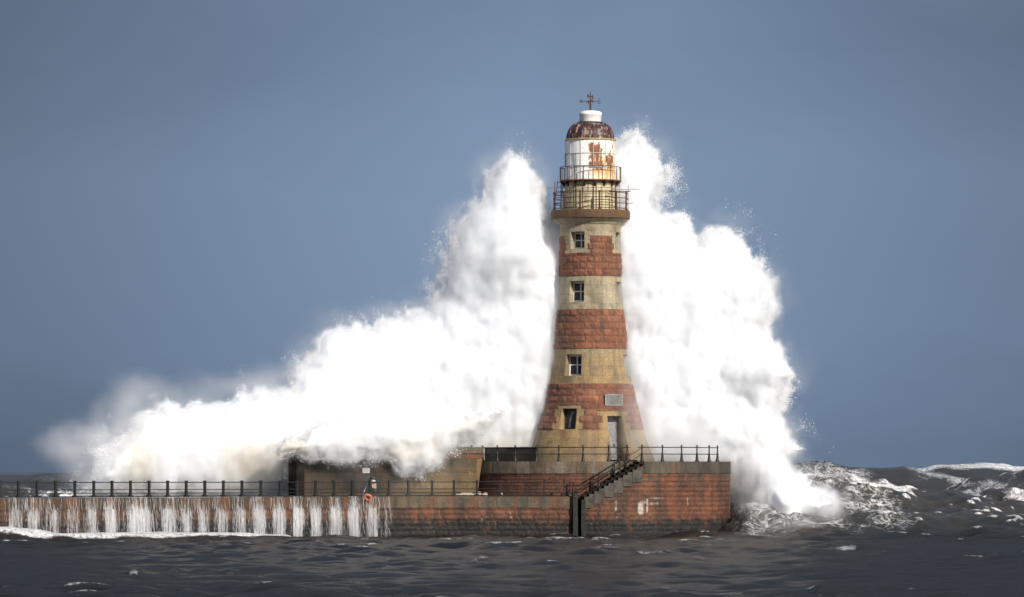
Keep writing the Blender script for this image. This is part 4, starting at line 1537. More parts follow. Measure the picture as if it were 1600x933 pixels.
# keep the sheet below the pier deck and inside the masonry
inside = (np.hypot(GX, GY) < R_H - .3) | ((GX < -2) & (dp_ > .4) & (dp_ < 9))
HZ = np.where(inside, np.minimum(HZ, 1.6), HZ)
VS = np.stack([GX + DX * .8, GY + DY * .8, HZ], -1).reshape(-1, 3)
m, nt, out = new_mat('storm_sea')
P_ = pos(nt)
fo = nd(nt, 'ShaderNodeAttribute', dict(attribute_name='foam')).outputs['Fac']
la = nd(nt, 'ShaderNodeAttribute', dict(attribute_name='lace')).outputs['Fac']
ro = nd(nt, 'ShaderNodeAttribute', dict(attribute_name='rough')).outputs['Fac']
w1 = noi(nt, mapped(nt, P_, (1.0, .55, 1.0)), 1.3, 7, .62, .5)
w2 = noi(nt, mapped(nt, P_, (1.0, .6, 1.0)), 5.0, 6, .68, .3)
fbk = mth(nt, 'ADD', fo, mth(nt, 'ADD', mth(nt, 'MULTIPLY', mth(nt, 'SUBTRACT', w1, .5), .9), mth(nt, 'MULTIPLY', mth(nt, 'SUBTRACT', w2, .5), .9)))
ff = mth(nt, 'MULTIPLY', maprange(nt, fbk, .36, .92), maprange(nt, w2, .30, .52, .45, 1.0))
ff = mth(nt, 'MULTIPLY', ff, maprange(nt, fo, .03, .22))
wp = nd(nt, 'ShaderNodeVectorMath', dict(operation='ADD'), i0=P_)
nv = nd(nt, 'ShaderNodeTexNoise', Vector=P_, Scale=.9, Detail=4.0)
vs = nd(nt, 'ShaderNodeVectorMath', dict(operation='SCALE'), i0=nv.outputs['Color'])
vs.inputs['Scale'].default_value = 2.2
nt.links.new(vs.outputs[0], wp.inputs[1])
vo = nd(nt, 'ShaderNodeTexVoronoi', dict(feature='DISTANCE_TO_EDGE'), Vector=mapped(nt, wp.outputs[0], (1.0, .55, .9)), Scale=1.25)
vo2 = nd(nt, 'ShaderNodeTexVoronoi', dict(feature='DISTANCE_TO_EDGE'), Vector=mapped(nt, wp.outputs[0], (1.0, .55, .9), (3, 1, 2)), Scale=3.1)
l1 = maprange(nt, vo.outputs[0], .0, .13, 1, 0)
l2 = maprange(nt, vo2.outputs[0], .0, .14, .75, 0)
lc = mth(nt, 'MAXIMUM', l1, l2)
lf = maprange(nt, mth(nt, 'MULTIPLY', mth(nt, 'MULTIPLY', lc, la), maprange(nt, w1, .32, .62)), .12, .55)
ff = mth(nt, 'MULTIPLY', ff, mth(nt, 'MAXIMUM', maprange(nt, lc, .0, .35, .12, 1.0), maprange(nt, fo, .55, .95)))
tot = mth(nt, 'MAXIMUM', ff, mth(nt, 'MULTIPLY', lf, .8), clamp=True)
deep = mixc(nt, ro, (.0125, .0122, .0120), (.037, .0355, .034))
stw = noi(nt, mapped(nt, P_, (.22, .5, 1.0)), 1.0, 6, .68, .8)
deep = mixc(nt, mth(nt, 'MULTIPLY', maprange(nt, stw, .5, .72), mth(nt, 'MULTIPLY', ro, .6)), deep, (.070, .068, .065))
deep = mixc(nt, maprange(nt, noi(nt, mapped(nt, P_, (.5, .35, 1.0)), 1.0, 4, .6), .45, .7, 0, .18), deep, (.008, .008, .0078))
deep = mixc(nt, maprange(nt, la, .1, .9, 0, .6), deep, (.050, .047, .037))
fcol = ramp(nt, w2, [(.3, .40), (.5, .58), (.7, .70)])
colw = mixc(nt, tot, deep, fcol)
rgh = mth(nt, 'ADD', .22, mth(nt, 'MULTIPLY', tot, .6))
spec = mth(nt, 'MULTIPLY', mth(nt, 'SUBTRACT', 1.0, tot), .15)
bw1 = noi(nt, mapped(nt, P_, (.55, 1.0, .8)), 3.4, 7, .72, .5)
bh = mth(nt, 'ADD', mth(nt, 'MULTIPLY', bw1, 1.0), mth(nt, 'MULTIPLY', tot, .25))
bn = nd(nt, 'ShaderNodeBump', Height=bh, Strength=1.0, Distance=.12)
df_ = nd(nt, 'ShaderNodeBsdfDiffuse', Color=colw, Normal=bn.outputs[0])
gl_ = nd(nt, 'ShaderNodeBsdfGlossy', Roughness=.15, Normal=bn.outputs[0])
gl_.inputs['Color'].default_value = (.95, .87, .78, 1)
fr_ = nd(nt, 'ShaderNodeFresnel', IOR=1.33, Normal=bn.outputs[0])
# rough water never mirrors fully at grazing angles: the small waves hide one another
rf = mth(nt, 'MULTIPLY', mth(nt, 'MINIMUM', fr_.outputs[0], mth(nt, 'ADD', .25, mth(nt, 'MULTIPLY', ro, .25))), mth(nt, 'SUBTRACT', 1.0, tot))
ms = nd(nt, 'ShaderNodeMixShader', i0=rf)
nt.links.new(df_.outputs[0], ms.inputs[1]); nt.links.new(gl_.outputs[0], ms.inputs[2]); nt.links.new(ms.outputs[0], out.inputs[0])
M['sea'] = m
sea = mesh_np('sea', VS, grid_faces(len(gx), len(gy)), M['sea'], None, True, None, None, dict(foam=np.clip(foam, 0, 1).ravel(), lace=np.clip(lace, 0, 1).ravel(), rough=rough.ravel()))
tag(sea, 'dark grey stormy sea with white crests', kind='structure')
del HZ, DX, DY, JAC

# ------------------------------------------------------------------ water pouring off the deck through the gaps of the parapet
m, nt, out = new_mat('falling_water')
d_ = nd(nt, 'ShaderNodeBsdfDiffuse'); d_.inputs[0].default_value = (.74, .74, .75, 1)
t_ = nd(nt, 'ShaderNodeBsdfTranslucent'); t_.inputs[0].default_value = (.74, .74, .76, 1)
x_ = nd(nt, 'ShaderNodeMixShader', i0=.35)
nt.links.new(d_.outputs[0], x_.inputs[1]); nt.links.new(t_.outputs[0], x_.inputs[2])
cov = nd(nt, 'ShaderNodeAttribute', dict(attribute_name='cover')).outputs['Fac']
P_ = pos(nt)
fs1 = noi(nt, mapped(nt, P_, (7.5, 7.5, .55)), 1.0, 4, .65, .3)
fs2 = noi(nt, mapped(nt, P_, (16, 16, 3.2)), 1.0, 5, .7)
av = mth(nt, 'ADD', mth(nt, 'ADD', mth(nt, 'MULTIPLY', mth(nt, 'SUBTRACT', fs1, .5), 1.9), mth(nt, 'MULTIPLY', mth(nt, 'SUBTRACT', fs2, .5), 1.2)), mth(nt, 'SUBTRACT', cov, .62))
al = maprange(nt, av, -.30, .55, 0, .85)
al = mth(nt, 'MAXIMUM', mth(nt, 'MULTIPLY', al, maprange(nt, cov, .02, .15)), maprange(nt, cov, 2, 3))
tr_ = nd(nt, 'ShaderNodeBsdfTransparent')
xo = nd(nt, 'ShaderNodeMixShader', i0=al)
nt.links.new(tr_.outputs[0], xo.inputs[1]); nt.links.new(x_.outputs[0], xo.inputs[2]); nt.links.new(xo.outputs[0], out.inputs[0])
M['fall'] = m


def cascade(px0, px1, dens, label, reach=.0, seed=0):
    r_ = np.random.default_rng(900 + seed)
    dens = dens * r_.uniform(.78, 1.08)
    Vv, Ff, UVs, ALP = [], [], [], []
    pc, nc = path_at((px0 + px1) / 2)

    def strand(px, z0, z1, wd, o0, o1, fall=True):
        p_, n_ = path_at(px)
        tx, ty = -n_[1], n_[0]
        nseg = max(3, int((z0 - z1) / .16))
        st = len(Vv)
        ph = r_.uniform(0, 6.28)
        for k in range(nseg + 1):
            f = k / nseg
            z = z0 + (z1 - z0) * f
            of = o0 + (o1 - o0) * math.sqrt(f) + .02 * r_.random()
            sw = .035 * math.sin(ph + f * 5.0) + .012 * r_.normal()
            w_ = wd * (.45 + .8 * r_.random()) * (1.0 if 0 < k < nseg else .2)
            for a_ in (0, 1, 2):
                an = a_ * 2.094 + .5
                u = sw + w_ * math.cos(an); v = of + abs(w_) * (.6 + .6 * math.sin(an))
                Vv.append((p_[0] + tx * u + n_[0] * v, p_[1] + ty * u + n_[1] * v, z)); UVs.append((0, 0)); ALP.append(9.0)
        for k in range(nseg):
            a = st + k * 3
            for q_ in range(3):
                Ff.append((a + q_, a + (q_ + 1) % 3, a + 3 + (q_ + 1) % 3, a + 3 + q_))
    w = px1 - px0
    ns_, nz2 = 14, 26
    for lay, (oa, ob) in enumerate(((.05, .13), (.09, .20))):
        st = len(Vv)
        ztop = Z_DECK + .03
        for i in range(ns_ + 1):
            u_ = i / ns_
            p_, n_ = path_at(px0 - 7 + (w + 14) * u_)
            for j in range(nz2 + 1):
                f = j / nz2
                z = ztop * (1 - f) + .0 * f
                of = oa + (ob - oa) * math.sqrt(f) + (.05 if z < Z_COP else 0) + .03 * float(noise3(u_ * 5 + seed * 9, f * 3, lay, 77))
                Vv.append((p_[0] + n_[0] * of, p_[1] + n_[1] * of, z))
                UVs.append((u_, f)); ALP.append(dens * (.34 + .54 * float(sstep(.08, .5, f))) * (math.exp(-((u_ - .5) / .27) ** 4) * .72 + .30 * math.exp(-((u_ - .5) / .46) ** 6)) * (1 - .35 * f))
        for i in range(ns_):
            for j in range(nz2):
                a = st + i * (nz2 + 1) + j
                Ff.append((a, a + nz2 + 1, a + nz2 + 2, a + 1))
    n_up = int(dens * (4 + w * .3))
    for k in range(n_up):                     # threads running over the coping
        px = px0 + w * (-.2 + 1.4 * r_.random())
        strand(px, Z_DECK + .03, Z_COP - .3 * r_.random() - reach, r_.uniform(.006, .014), .06, .12 + reach * .3)
    n_lo = int(dens * w * 1.5)
    for k in range(n_lo):                     # broken white water below the coping ledge
        u = np.clip(r_.normal(.5, .32), -.3, 1.3)
        px = px0 + w * u
        za = Z_COP + .25 * r_.random() ** 2 - (r_.random() ** 1.4) * 1.6
        zb = max(za - r_.uniform(.25, 1.3), .05)
        strand(px, za, zb, r_.uniform(.003, .010), .09, .14 + .12 * r_.random())
    for k in range(int(dens * w * .35)):       # long brighter ropes of water
        px = px0 + w * np.clip(r_.normal(.5, .22), .02, .98)
        strand(px, Z_COP + .03, .05, r_.uniform(.005, .014), .10, .20 + .08 * r_.random())
    o = mesh_np('waterfall', Vv, Ff, M['fall'], None, True, None, UVs, dict(cover=np.array(ALP)))
    tag(o, label, 'waterfall', 'white waterfalls pouring down the pier wall')


falls = [(9, 32, 1.0, 'white waterfall on the pier wall, first from the left edge of the photo'),
         (39, 60, .8, 'white waterfall on the pier wall, second from the left edge of the photo'),
         (66, 92, .85, 'white waterfall on the pier wall, third from the left edge of the photo'),
         (98, 122, .7, 'white waterfall on the pier wall, fourth from the left edge of the photo'),
         (130, 152, 1.0, 'white waterfall on the pier wall, fifth from the left edge of the photo'),
         (160, 180, 1.05, 'white waterfall just left of the widest torrent on the pier wall'),
         (190, 240, 1.15, 'widest white torrent pouring over the pier wall'),
         (247, 276, .95, 'curling white waterfall directly right of the widest torrent'),
         (278, 298, .85, 'narrow white waterfall, second right of the widest torrent'),
         (304, 326, .7, 'faint white waterfall, third right of the widest torrent'),
         (333, 354, .85, 'white waterfall, fourth right of the widest torrent'),
         (362, 384, .8, 'white waterfall, fifth right of the widest torrent'),
         (392, 412, 1.0, 'white waterfall, sixth right of the widest torrent'),
         (423, 443, 1.15, 'white waterfall just left of the dark end of the storehouse'),
         (455, 472, 1.2, 'white waterfall below the dark left end of the storehouse'),
         (481, 500, 1.25, 'white waterfall, third left of the lifebuoy'),
         (511, 532, 1.25, 'wide white waterfall, second left of the lifebuoy'),
         (541, 561, 1.25, 'white waterfall directly left of the lifebuoy'),
         (570, 590, 1.1, 'white waterfall directly under the orange lifebuoy'),
         (598, 608, .5, 'thin trickle of water right of the orange lifebuoy')]
for k, (a_, b_, dn, lab) in enumerate(falls):
    cascade(a_, b_, dn, lab, .25 if lab.startswith(('curling', 'narrow')) else 0, k)

# ------------------------------------------------------------------ spray thrown up by the breaking waves
def poly_sdf(px, pz, poly):
    """signed distance (positive inside) of points to a closed polygon"""
    d = np.full(px.shape, 1e9)
    ins = np.zeros(px.shape, bool)
    n = len(poly)
    for i in range(n):
        ax_, az_ = poly[i]; bx_, bz_ = poly[(i + 1) % n]
        ex, ez = bx_ - ax_, bz_ - az_
        wx_, wz_ = px - ax_, pz - az_
        t_ = np.clip((wx_ * ex + wz_ * ez) / (ex * ex + ez * ez + 1e-9), 0, 1)
        d = np.minimum(d, (wx_ - ex * t_) ** 2 + (wz_ - ez * t_) ** 2)
        c = (az_ > pz) != (bz_ > pz)
        with np.errstate(divide='ignore', invalid='ignore'):
            xi = ax_ + (pz - az_) / (bz_ - az_ if bz_ != az_ else 1e-9) * ex
        ins ^= c & (px < xi)
    return np.sqrt(d) * np.where(ins, 1, -1)


m, nt, out = new_mat('spray_water')
at = nd(nt, 'ShaderNodeAttribute', dict(attribute_name='Col'))
d_ = nd(nt, 'ShaderNodeBsdfDiffuse', Color=at.outputs['Color'])
t_ = nd(nt, 'ShaderNodeBsdfTranslucent', Color=at.outputs['Color'])
x_ = nd(nt, 'ShaderNodeMixShader', i0=.3)
nt.links.new(d_.outputs[0], x_.inputs[1]); nt.links.new(t_.outputs[0], x_.inputs[2]); nt.links.new(x_.outputs[0], out.inputs[0])
M['spray'] = m


def vol_mat(name, dens, col=(.99, .99, .99), aniso=.2):
    m = bpy.data.materials.new(name)
    m.use_nodes = True
    nt = m.node_tree
    for n in list(nt.nodes): nt.nodes.remove(n)
    out = nt.nodes.new('ShaderNodeOutputMaterial')
    v = nt.nodes.new('ShaderNodeVolumePrincipled')
    v.inputs['Color'].default_value = (*col, 1)
    v.inputs['Density'].default_value = dens
    v.inputs['Anisotropy'].default_value = aniso
    nt.links.new(v.outputs[0], out.inputs['Volume'])
    return m


def gmath(nt, op, a, b=0.0, clamp=False):
    return mth(nt, op, a, b, None, clamp)


def mist_volume(name, parent, core, lo, hi, vox, reach, mat, warp=.8):
    """volume whose density fades with distance from the water body `core`, torn by noise"""
    ng = bpy.data.node_groups.new(name + '_nodes', 'GeometryNodeTree')
    ng.interface.new_socket('Geometry', in_out='INPUT', socket_type='NodeSocketGeometry')
    ng.interface.new_socket('Geometry', in_out='OUTPUT', socket_type='NodeSocketGeometry')
    go = ng.nodes.new('NodeGroupOutput')
    vc = ng.nodes.new('GeometryNodeVolumeCube')
    vc.inputs['Min'].default_value = lo
    vc.inputs['Max'].default_value = hi
    for k, q in zip(('Resolution X', 'Resolution Y', 'Resolution Z'), range(3)):
        vc.inputs[k].default_value = max(8, int((hi[q] - lo[q]) / vox))
    p = ng.nodes.new('GeometryNodeInputPosition').outputs[0]
    oi = ng.nodes.new('GeometryNodeObjectInfo')
    oi.transform_space = 'RELATIVE'
    oi.inputs['Object'].default_value = core
    pr = ng.nodes.new('GeometryNodeProximity')
    ng.links.new(oi.outputs['Geometry'], pr.inputs[0])
    tn = ng.nodes.new('ShaderNodeTexNoise'); tn.inputs['Scale'].default_value = .7; tn.inputs['Detail'].default_value = 6.0; tn.inputs['Roughness'].default_value = .68
    ng.links.new(p, tn.inputs['Vector'])
    sub = ng.nodes.new('ShaderNodeVectorMath'); sub.operation = 'SUBTRACT'; sub.inputs[1].default_value = (.5, .5, .5)
    ng.links.new(tn.outputs['Color'], sub.inputs[0])
    scl = ng.nodes.new('ShaderNodeVectorMath'); scl.operation = 'SCALE'; scl.inputs['Scale'].default_value = warp * 2
    ng.links.new(sub.outputs[0], scl.inputs[0])
    add = ng.nodes.new('ShaderNodeVectorMath'); add.operation = 'ADD'
    ng.links.new(p, add.inputs[0]); ng.links.new(scl.outputs[0], add.inputs[1])
    sp = [s for s in pr.inputs if s.name in ('Sample Position', 'Source Position')][0]
    ng.links.new(add.outputs[0], sp)
    dist = pr.outputs['Distance']
    n2 = ng.nodes.new('ShaderNodeTexNoise'); n2.inputs['Scale'].default_value = .16; n2.inputs['Detail'].default_value = 3.0
    ng.links.new(p, n2.inputs['Vector'])
    rw = maprange(ng, n2.outputs[0], .36, .66, reach * .35, reach * 1.7)
    f = gmath(ng, 'SUBTRACT', 1.0, gmath(ng, 'DIVIDE', dist, rw), True)
    f = gmath(ng, 'POWER', f, 1.6)
    n3 = ng.nodes.new('ShaderNodeTexNoise'); n3.inputs['Scale'].default_value = 2.0; n3.inputs['Detail'].default_value = 4.0
    mpn = ng.nodes.new('ShaderNodeVectorMath'); mpn.operation = 'MULTIPLY'; mpn.inputs[1].default_value = (1.0, 1.0, .38)
    ng.links.new(p, mpn.inputs[0]); ng.links.new(mpn.outputs[0], n3.inputs['Vector'])
    f = gmath(ng, 'MULTIPLY', f, maprange(ng, n3.outputs[0], .38, .62, .12, 1.5))
    # a thin translucent halo of blown mist round the dense water
    hl = gmath(ng, 'SUBTRACT', 1.0, gmath(ng, 'DIVIDE', dist, 2.6), True)
    n4 = ng.nodes.new('ShaderNodeTexNoise'); n4.inputs['Scale'].default_value = .5; n4.inputs['Detail'].default_value = 4.0
    ng.links.new(p, n4.inputs['Vector'])
    hl = gmath(ng, 'MULTIPLY', gmath(ng, 'MULTIPLY', hl, hl), maprange(ng, n4.outputs[0], .45, .66, 0.0, .085))
    f = gmath(ng, 'ADD', f, hl)
    ng.links.new(f, vc.inputs['Density'])
    sm = ng.nodes.new('GeometryNodeSetMaterial')
    sm.inputs['Material'].default_value = mat
    ng.links.new(vc.outputs[0], sm.inputs[0])
    ng.links.new(sm.outputs[0], go.inputs[0])
    vd = bpy.data.volumes.new(name)
    o = bpy.data.objects.new(name, vd)
    COL.objects.link(o)
    o.parent = parent
    vd.materials.append(mat)
    md = o.modifiers.new('mist', 'NODES')
    md.node_group = ng
    return o


def yc_of(X, Z=0):
    """middle line of the thrown water, behind the pier"""
    return 2.3 - np.clip(WX(640, 0) - X, 0, 99) * .7265 - 1.7 * sstep(14.5, 20, Z) * sstep(WX(866), WX(822), X)


def plume(label, pxpoly, T, cell, shrink, seed, ycf, tfn=None, sandy=.8):
    poly = [W(a, b, 4.0) for a, b in pxpoly]
    X0, X1 = min(p[0] for p in poly) - 1, max(p[0] for p in poly) + 1
    Z0, Z1 = min(p[1] for p in poly) - 1, max(p[1] for p in poly) + 1
    xs = np.arange(X0, X1, cell); zs_ = np.arange(max(Z0, -1.5), Z1, cell)
    XX, ZZ_ = np.meshgrid(xs, zs_, indexing='ij')
    wx_ = XX + .6 * fbm(XX * .7, ZZ_ * .7, 0, 5, seed, .6); wz_ = ZZ_ + .6 * fbm(XX * .7, ZZ_ * .7, 5, 5, seed + 7, .6)
    sd = poly_sdf(wx_, wz_, poly) - shrink
    sd = sd + .55 * fbm(XX * 1.5, ZZ_ * .42, 4, 4, seed + 17, .6) * sstep(5, 9, ZZ_) + .26 * fbm(XX * 1.9, ZZ_ * 1.9, 1, 4, seed + 13, .6)
    d = np.clip(sd, 0, None)
    d_s = np.clip(poly_sdf(XX, ZZ_, poly) - shrink + .3, 0, None) * sstep(0, .8, d)
    t = T * np.sqrt(1 - (1 - np.clip(d_s / 5.2, 0, 1)) ** 2)
    if tfn is not None:
        t = t * tfn(XX, ZZ_)
    nb = np.abs(fbm(XX * .28, ZZ_ * .28, 3, 3, seed + 21)) * .7
    nb2 = np.abs(fbm(XX * .8, ZZ_ * .8, 8, 4, seed + 27)) * .28
    bump = sstep(0, 2.5, d)
    YC = ycf(XX, ZZ_)
    yf = YC - t - bump * (nb + nb2 * .8 - .3)
    yb_ = YC + t * .9
    ok = sd > 0.02
    cellok = ok[:-1, :-1] & ok[1:, :-1] & ok[:-1, 1:] & ok[1:, 1:]
    nz_ = len(zs_)
    n = XX.size
    I, J = np.nonzero(cellok)
    a = I * nz_ + J
    q = np.stack([a, a + nz_, a + nz_ + 1, a + 1], -1)
    Fr = q
    Bk = q[:, ::-1] + n
    # stitch the rim
    ed = np.concatenate([np.stack([q[:, k], q[:, (k + 1) % 4]], -1) for k in range(4)])
    key = ed[:, 0] * (2 * n) + ed[:, 1]
    rkey = ed[:, 1] * (2 * n) + ed[:, 0]
    rim = ed[~np.isin(key, rkey)]
    St = np.stack([rim[:, 1], rim[:, 0], rim[:, 0] + n, rim[:, 1] + n], -1)
    V_ = np.concatenate([np.stack([XX, yf, ZZ_], -1).reshape(-1, 3), np.stack([XX, yb_, ZZ_], -1).reshape(-1, 3)])
    F_ = np.concatenate([Fr, Bk, St])
    used = np.unique(F_)
    remap = np.full(2 * n, -1); remap[used] = np.arange(len(used))
    V_ = V_[used]; F_ = remap[F_]
    # sandy water low down in the breakers
    sand = (1 - sstep(4.0, 9.5, V_[:, 2])) * sstep(-.1, .5, fbm(V_[:, 0] * .35, V_[:, 2] * .35, 0, 3, seed + 33) + .15)
    sand = np.clip(sand * sandy, 0, 1)[:, None]
    C_ = np.array([.87, .89, .92]) * (1 - sand) + np.array([.72, .64, .50]) * sand
    o = mesh_np('sea_spray', V_, F_, M['spray'], None, True, C_)
    tag(o, label, kind='stuff')
    return o, poly, (xs, zs_, sd, yf, yb_, YC)


def droplets(name, parent, info, n, size, seed, spread):
    """loose drops torn off the edge of the plume"""
    xs, zs_, sd, yf, yb_, YC = info
    r_ = np.random.default_rng(seed)
    clump = fbm(xs[:, None] * .55, zs_[None, :] * .55, 0, 3, seed + 3)
    fine = fbm(xs[:, None] * 2.2, zs_[None, :] * 2.2, 0, 3, seed + 5)
    w = np.where(sd > -3.0, np.exp(-np.abs(np.clip(-sd, -.6, 9)) / (spread * (.35 + 1.6 * np.clip(clump + .25, 0, 1)))), 0) * (sd < .5) * (1 - sstep(-.1, .7, -sd) * (1 - sstep(-.2, .3, fine)))
    w = w * (zs_[None, :] > 1.0)
    p = w.ravel() / w.sum()
    idx = r_.choice(len(p), n, p=p)
    cell = xs[1] - xs[0]
    X = xs[idx // len(zs_)] + r_.uniform(-.5, .5, n) * cell * 1.2
    Z = zs_[idx % len(zs_)] + r_.uniform(-.5, .5, n) * cell * 1.2
    Y = YC.ravel()[idx] + r_.normal(0, 1.0, n)
    s_ = size * (.4 + r_.random(n) ** 3 * 1.6)
    base = np.array([[1, 1, 1], [1, -1, -1], [-1, 1, -1], [-1, -1, 1]], float) * .6
    # random rotation via random jitter of the four corners
    V_ = np.stack([X, Y, Z], -1)[:, None, :] + (base[None] + r_.normal(0, .45, (n, 4, 3))) * s_[:, None, None]
    F_ = (np.arange(n) * 4)[:, None, None] + np.array([[0, 1, 2], [0, 3, 1], [0, 2, 3], [1, 3, 2]])[None]
    o = mesh_np(name, V_.reshape(-1, 3), F_.reshape(-1, 3), M['spray'], parent, False, np.full((n * 4, 3), .95))
    o['kind'] = 'stuff'
    return o


LEFT = [(150, 775), (172, 745), (184, 706), (203, 690), (232, 668), (258, 640), (285, 628), (318, 632), (350, 628), (400, 617), (440, 613), (462, 606), (473, 585), (486, 558), (505, 533), (524, 521),
        (560, 509), (600, 497), (640, 486), (668, 478), (680, 462), (686, 430), (694, 400), (702, 375), (716, 348), (735, 320), (755, 285), (764, 262), (778, 245), (793, 231), (801, 233), (806, 244), (822, 247), (831, 262),
        (843, 270), (850, 288), (854, 320), (868, 345), (935, 350), (935, 775)]
RIGHT = [(905, 240), (940, 222), (965, 217), (978, 213), (993, 208), (1003, 217), (1015, 224), (1031, 228), (1030, 250), (1040, 262), (1042, 285), (1036, 312), (1040, 333), (1058, 339), (1074, 338), (1080, 352), (1083, 368), (1100, 358), (1128, 355),
         (1152, 364), (1165, 382), (1186, 405), (1188, 425), (1204, 443), (1208, 468), (1204, 492), (1196, 512), (1214, 532), (1236, 560), (1255, 588), (1250, 604), (1226, 622), (1222, 640), (1228, 660),
         (1236, 682), (1262, 702), (1252, 712), (1228, 718), (1240, 740), (1262, 752), (1292, 765), (1308, 783), (1302, 800), (1280, 820), (1235, 832), (1195, 826), (1165, 800), (1145, 790), (1100, 780), (905, 770)]
def tl(X, Z):
    return 1.0 - .25 * sstep(14, 22, Z)
SL, polyL, infoL = plume('towering white wave spray left of the lighthouse falling over the pier and storehouse', LEFT, 3.0, .16, .48, 501, yc_of, tl)
SR, polyR, infoR = plume('towering white wave spray right of the lighthouse bursting above the round pier head', RIGHT, 3.0, .16, .48, 601, lambda X, Z: 2.3 - 1.2 * sstep(WX(1120), WX(1230), X) - (3.6 + 1.6 * fbm(X * .5, Z * .5, 3, 3, 641)) * sstep(WX(1150), WX(1215), X) * (1 - sstep(2.0, 6.0, Z)), tl, .25)
CURT = [(540, 650), (500, 668), (466, 682), (450, 694), (446, 706), (450, 716), (458, 718), (472, 709), (490, 719), (508, 714), (524, 722), (540, 715), (556, 721), (572, 716), (590, 722), (606, 719), (618, 728), (628, 742), (642, 746),
        (655, 738), (668, 742), (684, 735), (697, 722), (712, 712), (726, 700), (750, 690), (790, 640)]
def ycurt(X, Z):
    return np.interp(X, pp[o_, 0] , pp[o_, 1]) + 4.6
SCu, polyC, infoC = plume('ragged white curtain of spray tumbling over the top of the storehouse wall', CURT, 2.0, .12, .12, 701, ycurt)
droplets('droplets', SCu, infoC, 40000, .014, 73, .25)
droplets('droplets', SL, infoL, 420000, .013, 71, .24)
droplets('droplets', SR, infoR, 420000, .013, 72, .24)
MV = vol_mat('white_mist', 3.2, (.990, .995, 1.0))
mist_volume('mist', SL, SL, (WX(120, 4), -14.0, 1.0), (WX(935, 4), 10.0, WZ(205, 4)), .16, .58, MV)
mist_volume('mist', SCu, SCu, (WX(380, -14), -24.0, 2.6), (WX(790, -4), 0.0, WZ(640, -4)), .15, .40, MV)
mist_volume('mist', SR, SR, (WX(900, 4), -4.0, -0.2), (WX(1345, 4), 10.0, WZ(180, 4)), .16, .58, MV)


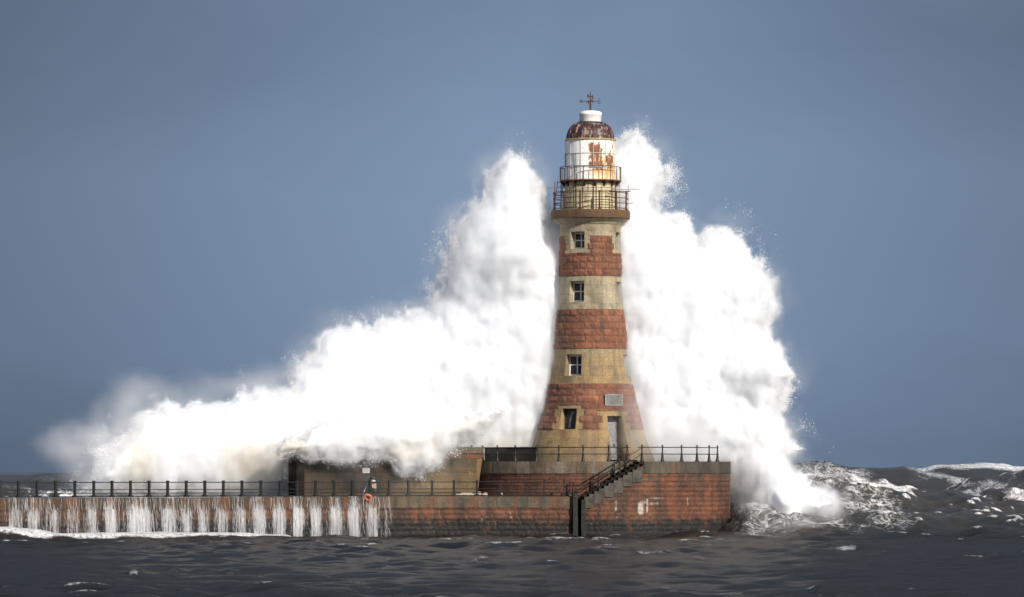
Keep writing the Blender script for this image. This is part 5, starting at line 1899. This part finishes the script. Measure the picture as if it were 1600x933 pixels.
# thin drifting veil at the far left: soft lobes of fine mist
def veil(label, blobs, dens, vox):
    lo = [1e9] * 3; hi = [-1e9] * 3
    ng = bpy.data.node_groups.new('veil_nodes', 'GeometryNodeTree')
    ng.interface.new_socket('Geometry', in_out='INPUT', socket_type='NodeSocketGeometry')
    ng.interface.new_socket('Geometry', in_out='OUTPUT', socket_type='NodeSocketGeometry')
    go = ng.nodes.new('NodeGroupOutput')
    p = ng.nodes.new('GeometryNodeInputPosition').outputs[0]
    tn = ng.nodes.new('ShaderNodeTexNoise'); tn.inputs['Scale'].default_value = .35; tn.inputs['Detail'].default_value = 4.0
    ng.links.new(p, tn.inputs['Vector'])
    sub = ng.nodes.new('ShaderNodeVectorMath'); sub.operation = 'SUBTRACT'; sub.inputs[1].default_value = (.5, .5, .5)
    ng.links.new(tn.outputs['Color'], sub.inputs[0])
    scl = ng.nodes.new('ShaderNodeVectorMath'); scl.operation = 'SCALE'; scl.inputs['Scale'].default_value = 3.0
    ng.links.new(sub.outputs[0], scl.inputs[0])
    add = ng.nodes.new('ShaderNodeVectorMath'); add.operation = 'ADD'
    ng.links.new(p, add.inputs[0]); ng.links.new(scl.outputs[0], add.inputs[1])
    tot = None
    for px, py, Y, rx, ry, rz, wt in blobs:
        X, Z = W(px, py, Y)
        c = (X, Y, Z); r = (rx * K0, ry, rz * K0)
        for q in range(3):
            lo[q] = min(lo[q], c[q] - 2.2 * r[q] - 2.2); hi[q] = max(hi[q], c[q] + 2.2 * r[q] + 2.2)
        s1 = ng.nodes.new('ShaderNodeVectorMath'); s1.operation = 'SUBTRACT'; s1.inputs[1].default_value = c
        ng.links.new(add.outputs[0], s1.inputs[0])
        s2 = ng.nodes.new('ShaderNodeVectorMath'); s2.operation = 'DIVIDE'; s2.inputs[1].default_value = r
        ng.links.new(s1.outputs[0], s2.inputs[0])
        s3 = ng.nodes.new('ShaderNodeVectorMath'); s3.operation = 'DOT_PRODUCT'
        ng.links.new(s2.outputs[0], s3.inputs[0]); ng.links.new(s2.outputs[0], s3.inputs[1])
        e = gmath(ng, 'MULTIPLY', gmath(ng, 'EXPONENT', gmath(ng, 'MULTIPLY', s3.outputs['Value'], -1.0)), wt)
        tot = e if tot is None else gmath(ng, 'ADD', tot, e)
    n2 = ng.nodes.new('ShaderNodeTexNoise'); n2.inputs['Scale'].default_value = .8; n2.inputs['Detail'].default_value = 5.0
    ng.links.new(p, n2.inputs['Vector'])
    f = gmath(ng, 'MULTIPLY', gmath(ng, 'SUBTRACT', tot, .06, True), maprange(ng, n2.outputs[0], .38, .62, .35, 1.2))
    vc = ng.nodes.new('GeometryNodeVolumeCube')
    vc.inputs['Min'].default_value = lo; vc.inputs['Max'].default_value = hi
    for k, q in zip(('Resolution X', 'Resolution Y', 'Resolution Z'), range(3)):
        vc.inputs[k].default_value = max(8, int((hi[q] - lo[q]) / vox))
    ng.links.new(f, vc.inputs['Density'])
    mat = vol_mat('thin_mist', dens)
    sm = ng.nodes.new('GeometryNodeSetMaterial'); sm.inputs['Material'].default_value = mat
    ng.links.new(vc.outputs[0], sm.inputs[0]); ng.links.new(sm.outputs[0], go.inputs[0])
    vd = bpy.data.volumes.new('spray_mist'); vd.materials.append(mat)
    o = bpy.data.objects.new('spray_mist', vd); COL.objects.link(o)
    md = o.modifiers.new('mist', 'NODES'); md.node_group = ng
    tag(o, label, kind='stuff')
    return o


veil('thin pale veil of drifting mist at the left end of the spray',
     [(150, 690, -10, 55, 2.2, 26, .8), (205, 640, -9, 45, 2.2, 34, .5), (95, 700, -11, 28, 1.6, 22, .5), (150, 735, -11, 40, 2.0, 30, .8), (215, 690, -9, 45, 2.2, 40, .9),
      (300, 650, -7, 60, 2.0, 30, .35), (430, 595, -3, 45, 2.0, 26, .45), (220, 600, -6, 40, 1.6, 24, .35)], .75, .4)
veil('grey white mist rolling off the pier head and past the foot of the lighthouse',
     [(1000, 660, -3.5, 26, .9, 55, .9), (1180, 800, -5.0, 30, 1.6, 18, .5), (1235, 818, -8.2, 46, 1.2, 12, .7), (1060, 690, -2.0, 60, 1.6, 24, 1.0), (1300, 800, -6, 22, 1.4, 20, .6)], .55, .22)
veil('faint translucent mist blowing off the sloping top edge of the left spray',
     [(330, 612, -6, 46, 1.6, 22, .5), (400, 600, -4, 46, 1.6, 20, .5), (470, 570, -1, 30, 1.6, 26, .5), (540, 505, 1, 46, 1.6, 20, .45), (620, 482, 1.5, 46, 1.6, 18, .45),
      (684, 430, 1.5, 22, 1.4, 40, .45), (715, 345, 1.2, 24, 1.4, 36, .45), (765, 268, .8, 22, 1.4, 32, .4), (820, 252, .8, 20, 1.4, 22, .35)], .5, .3)
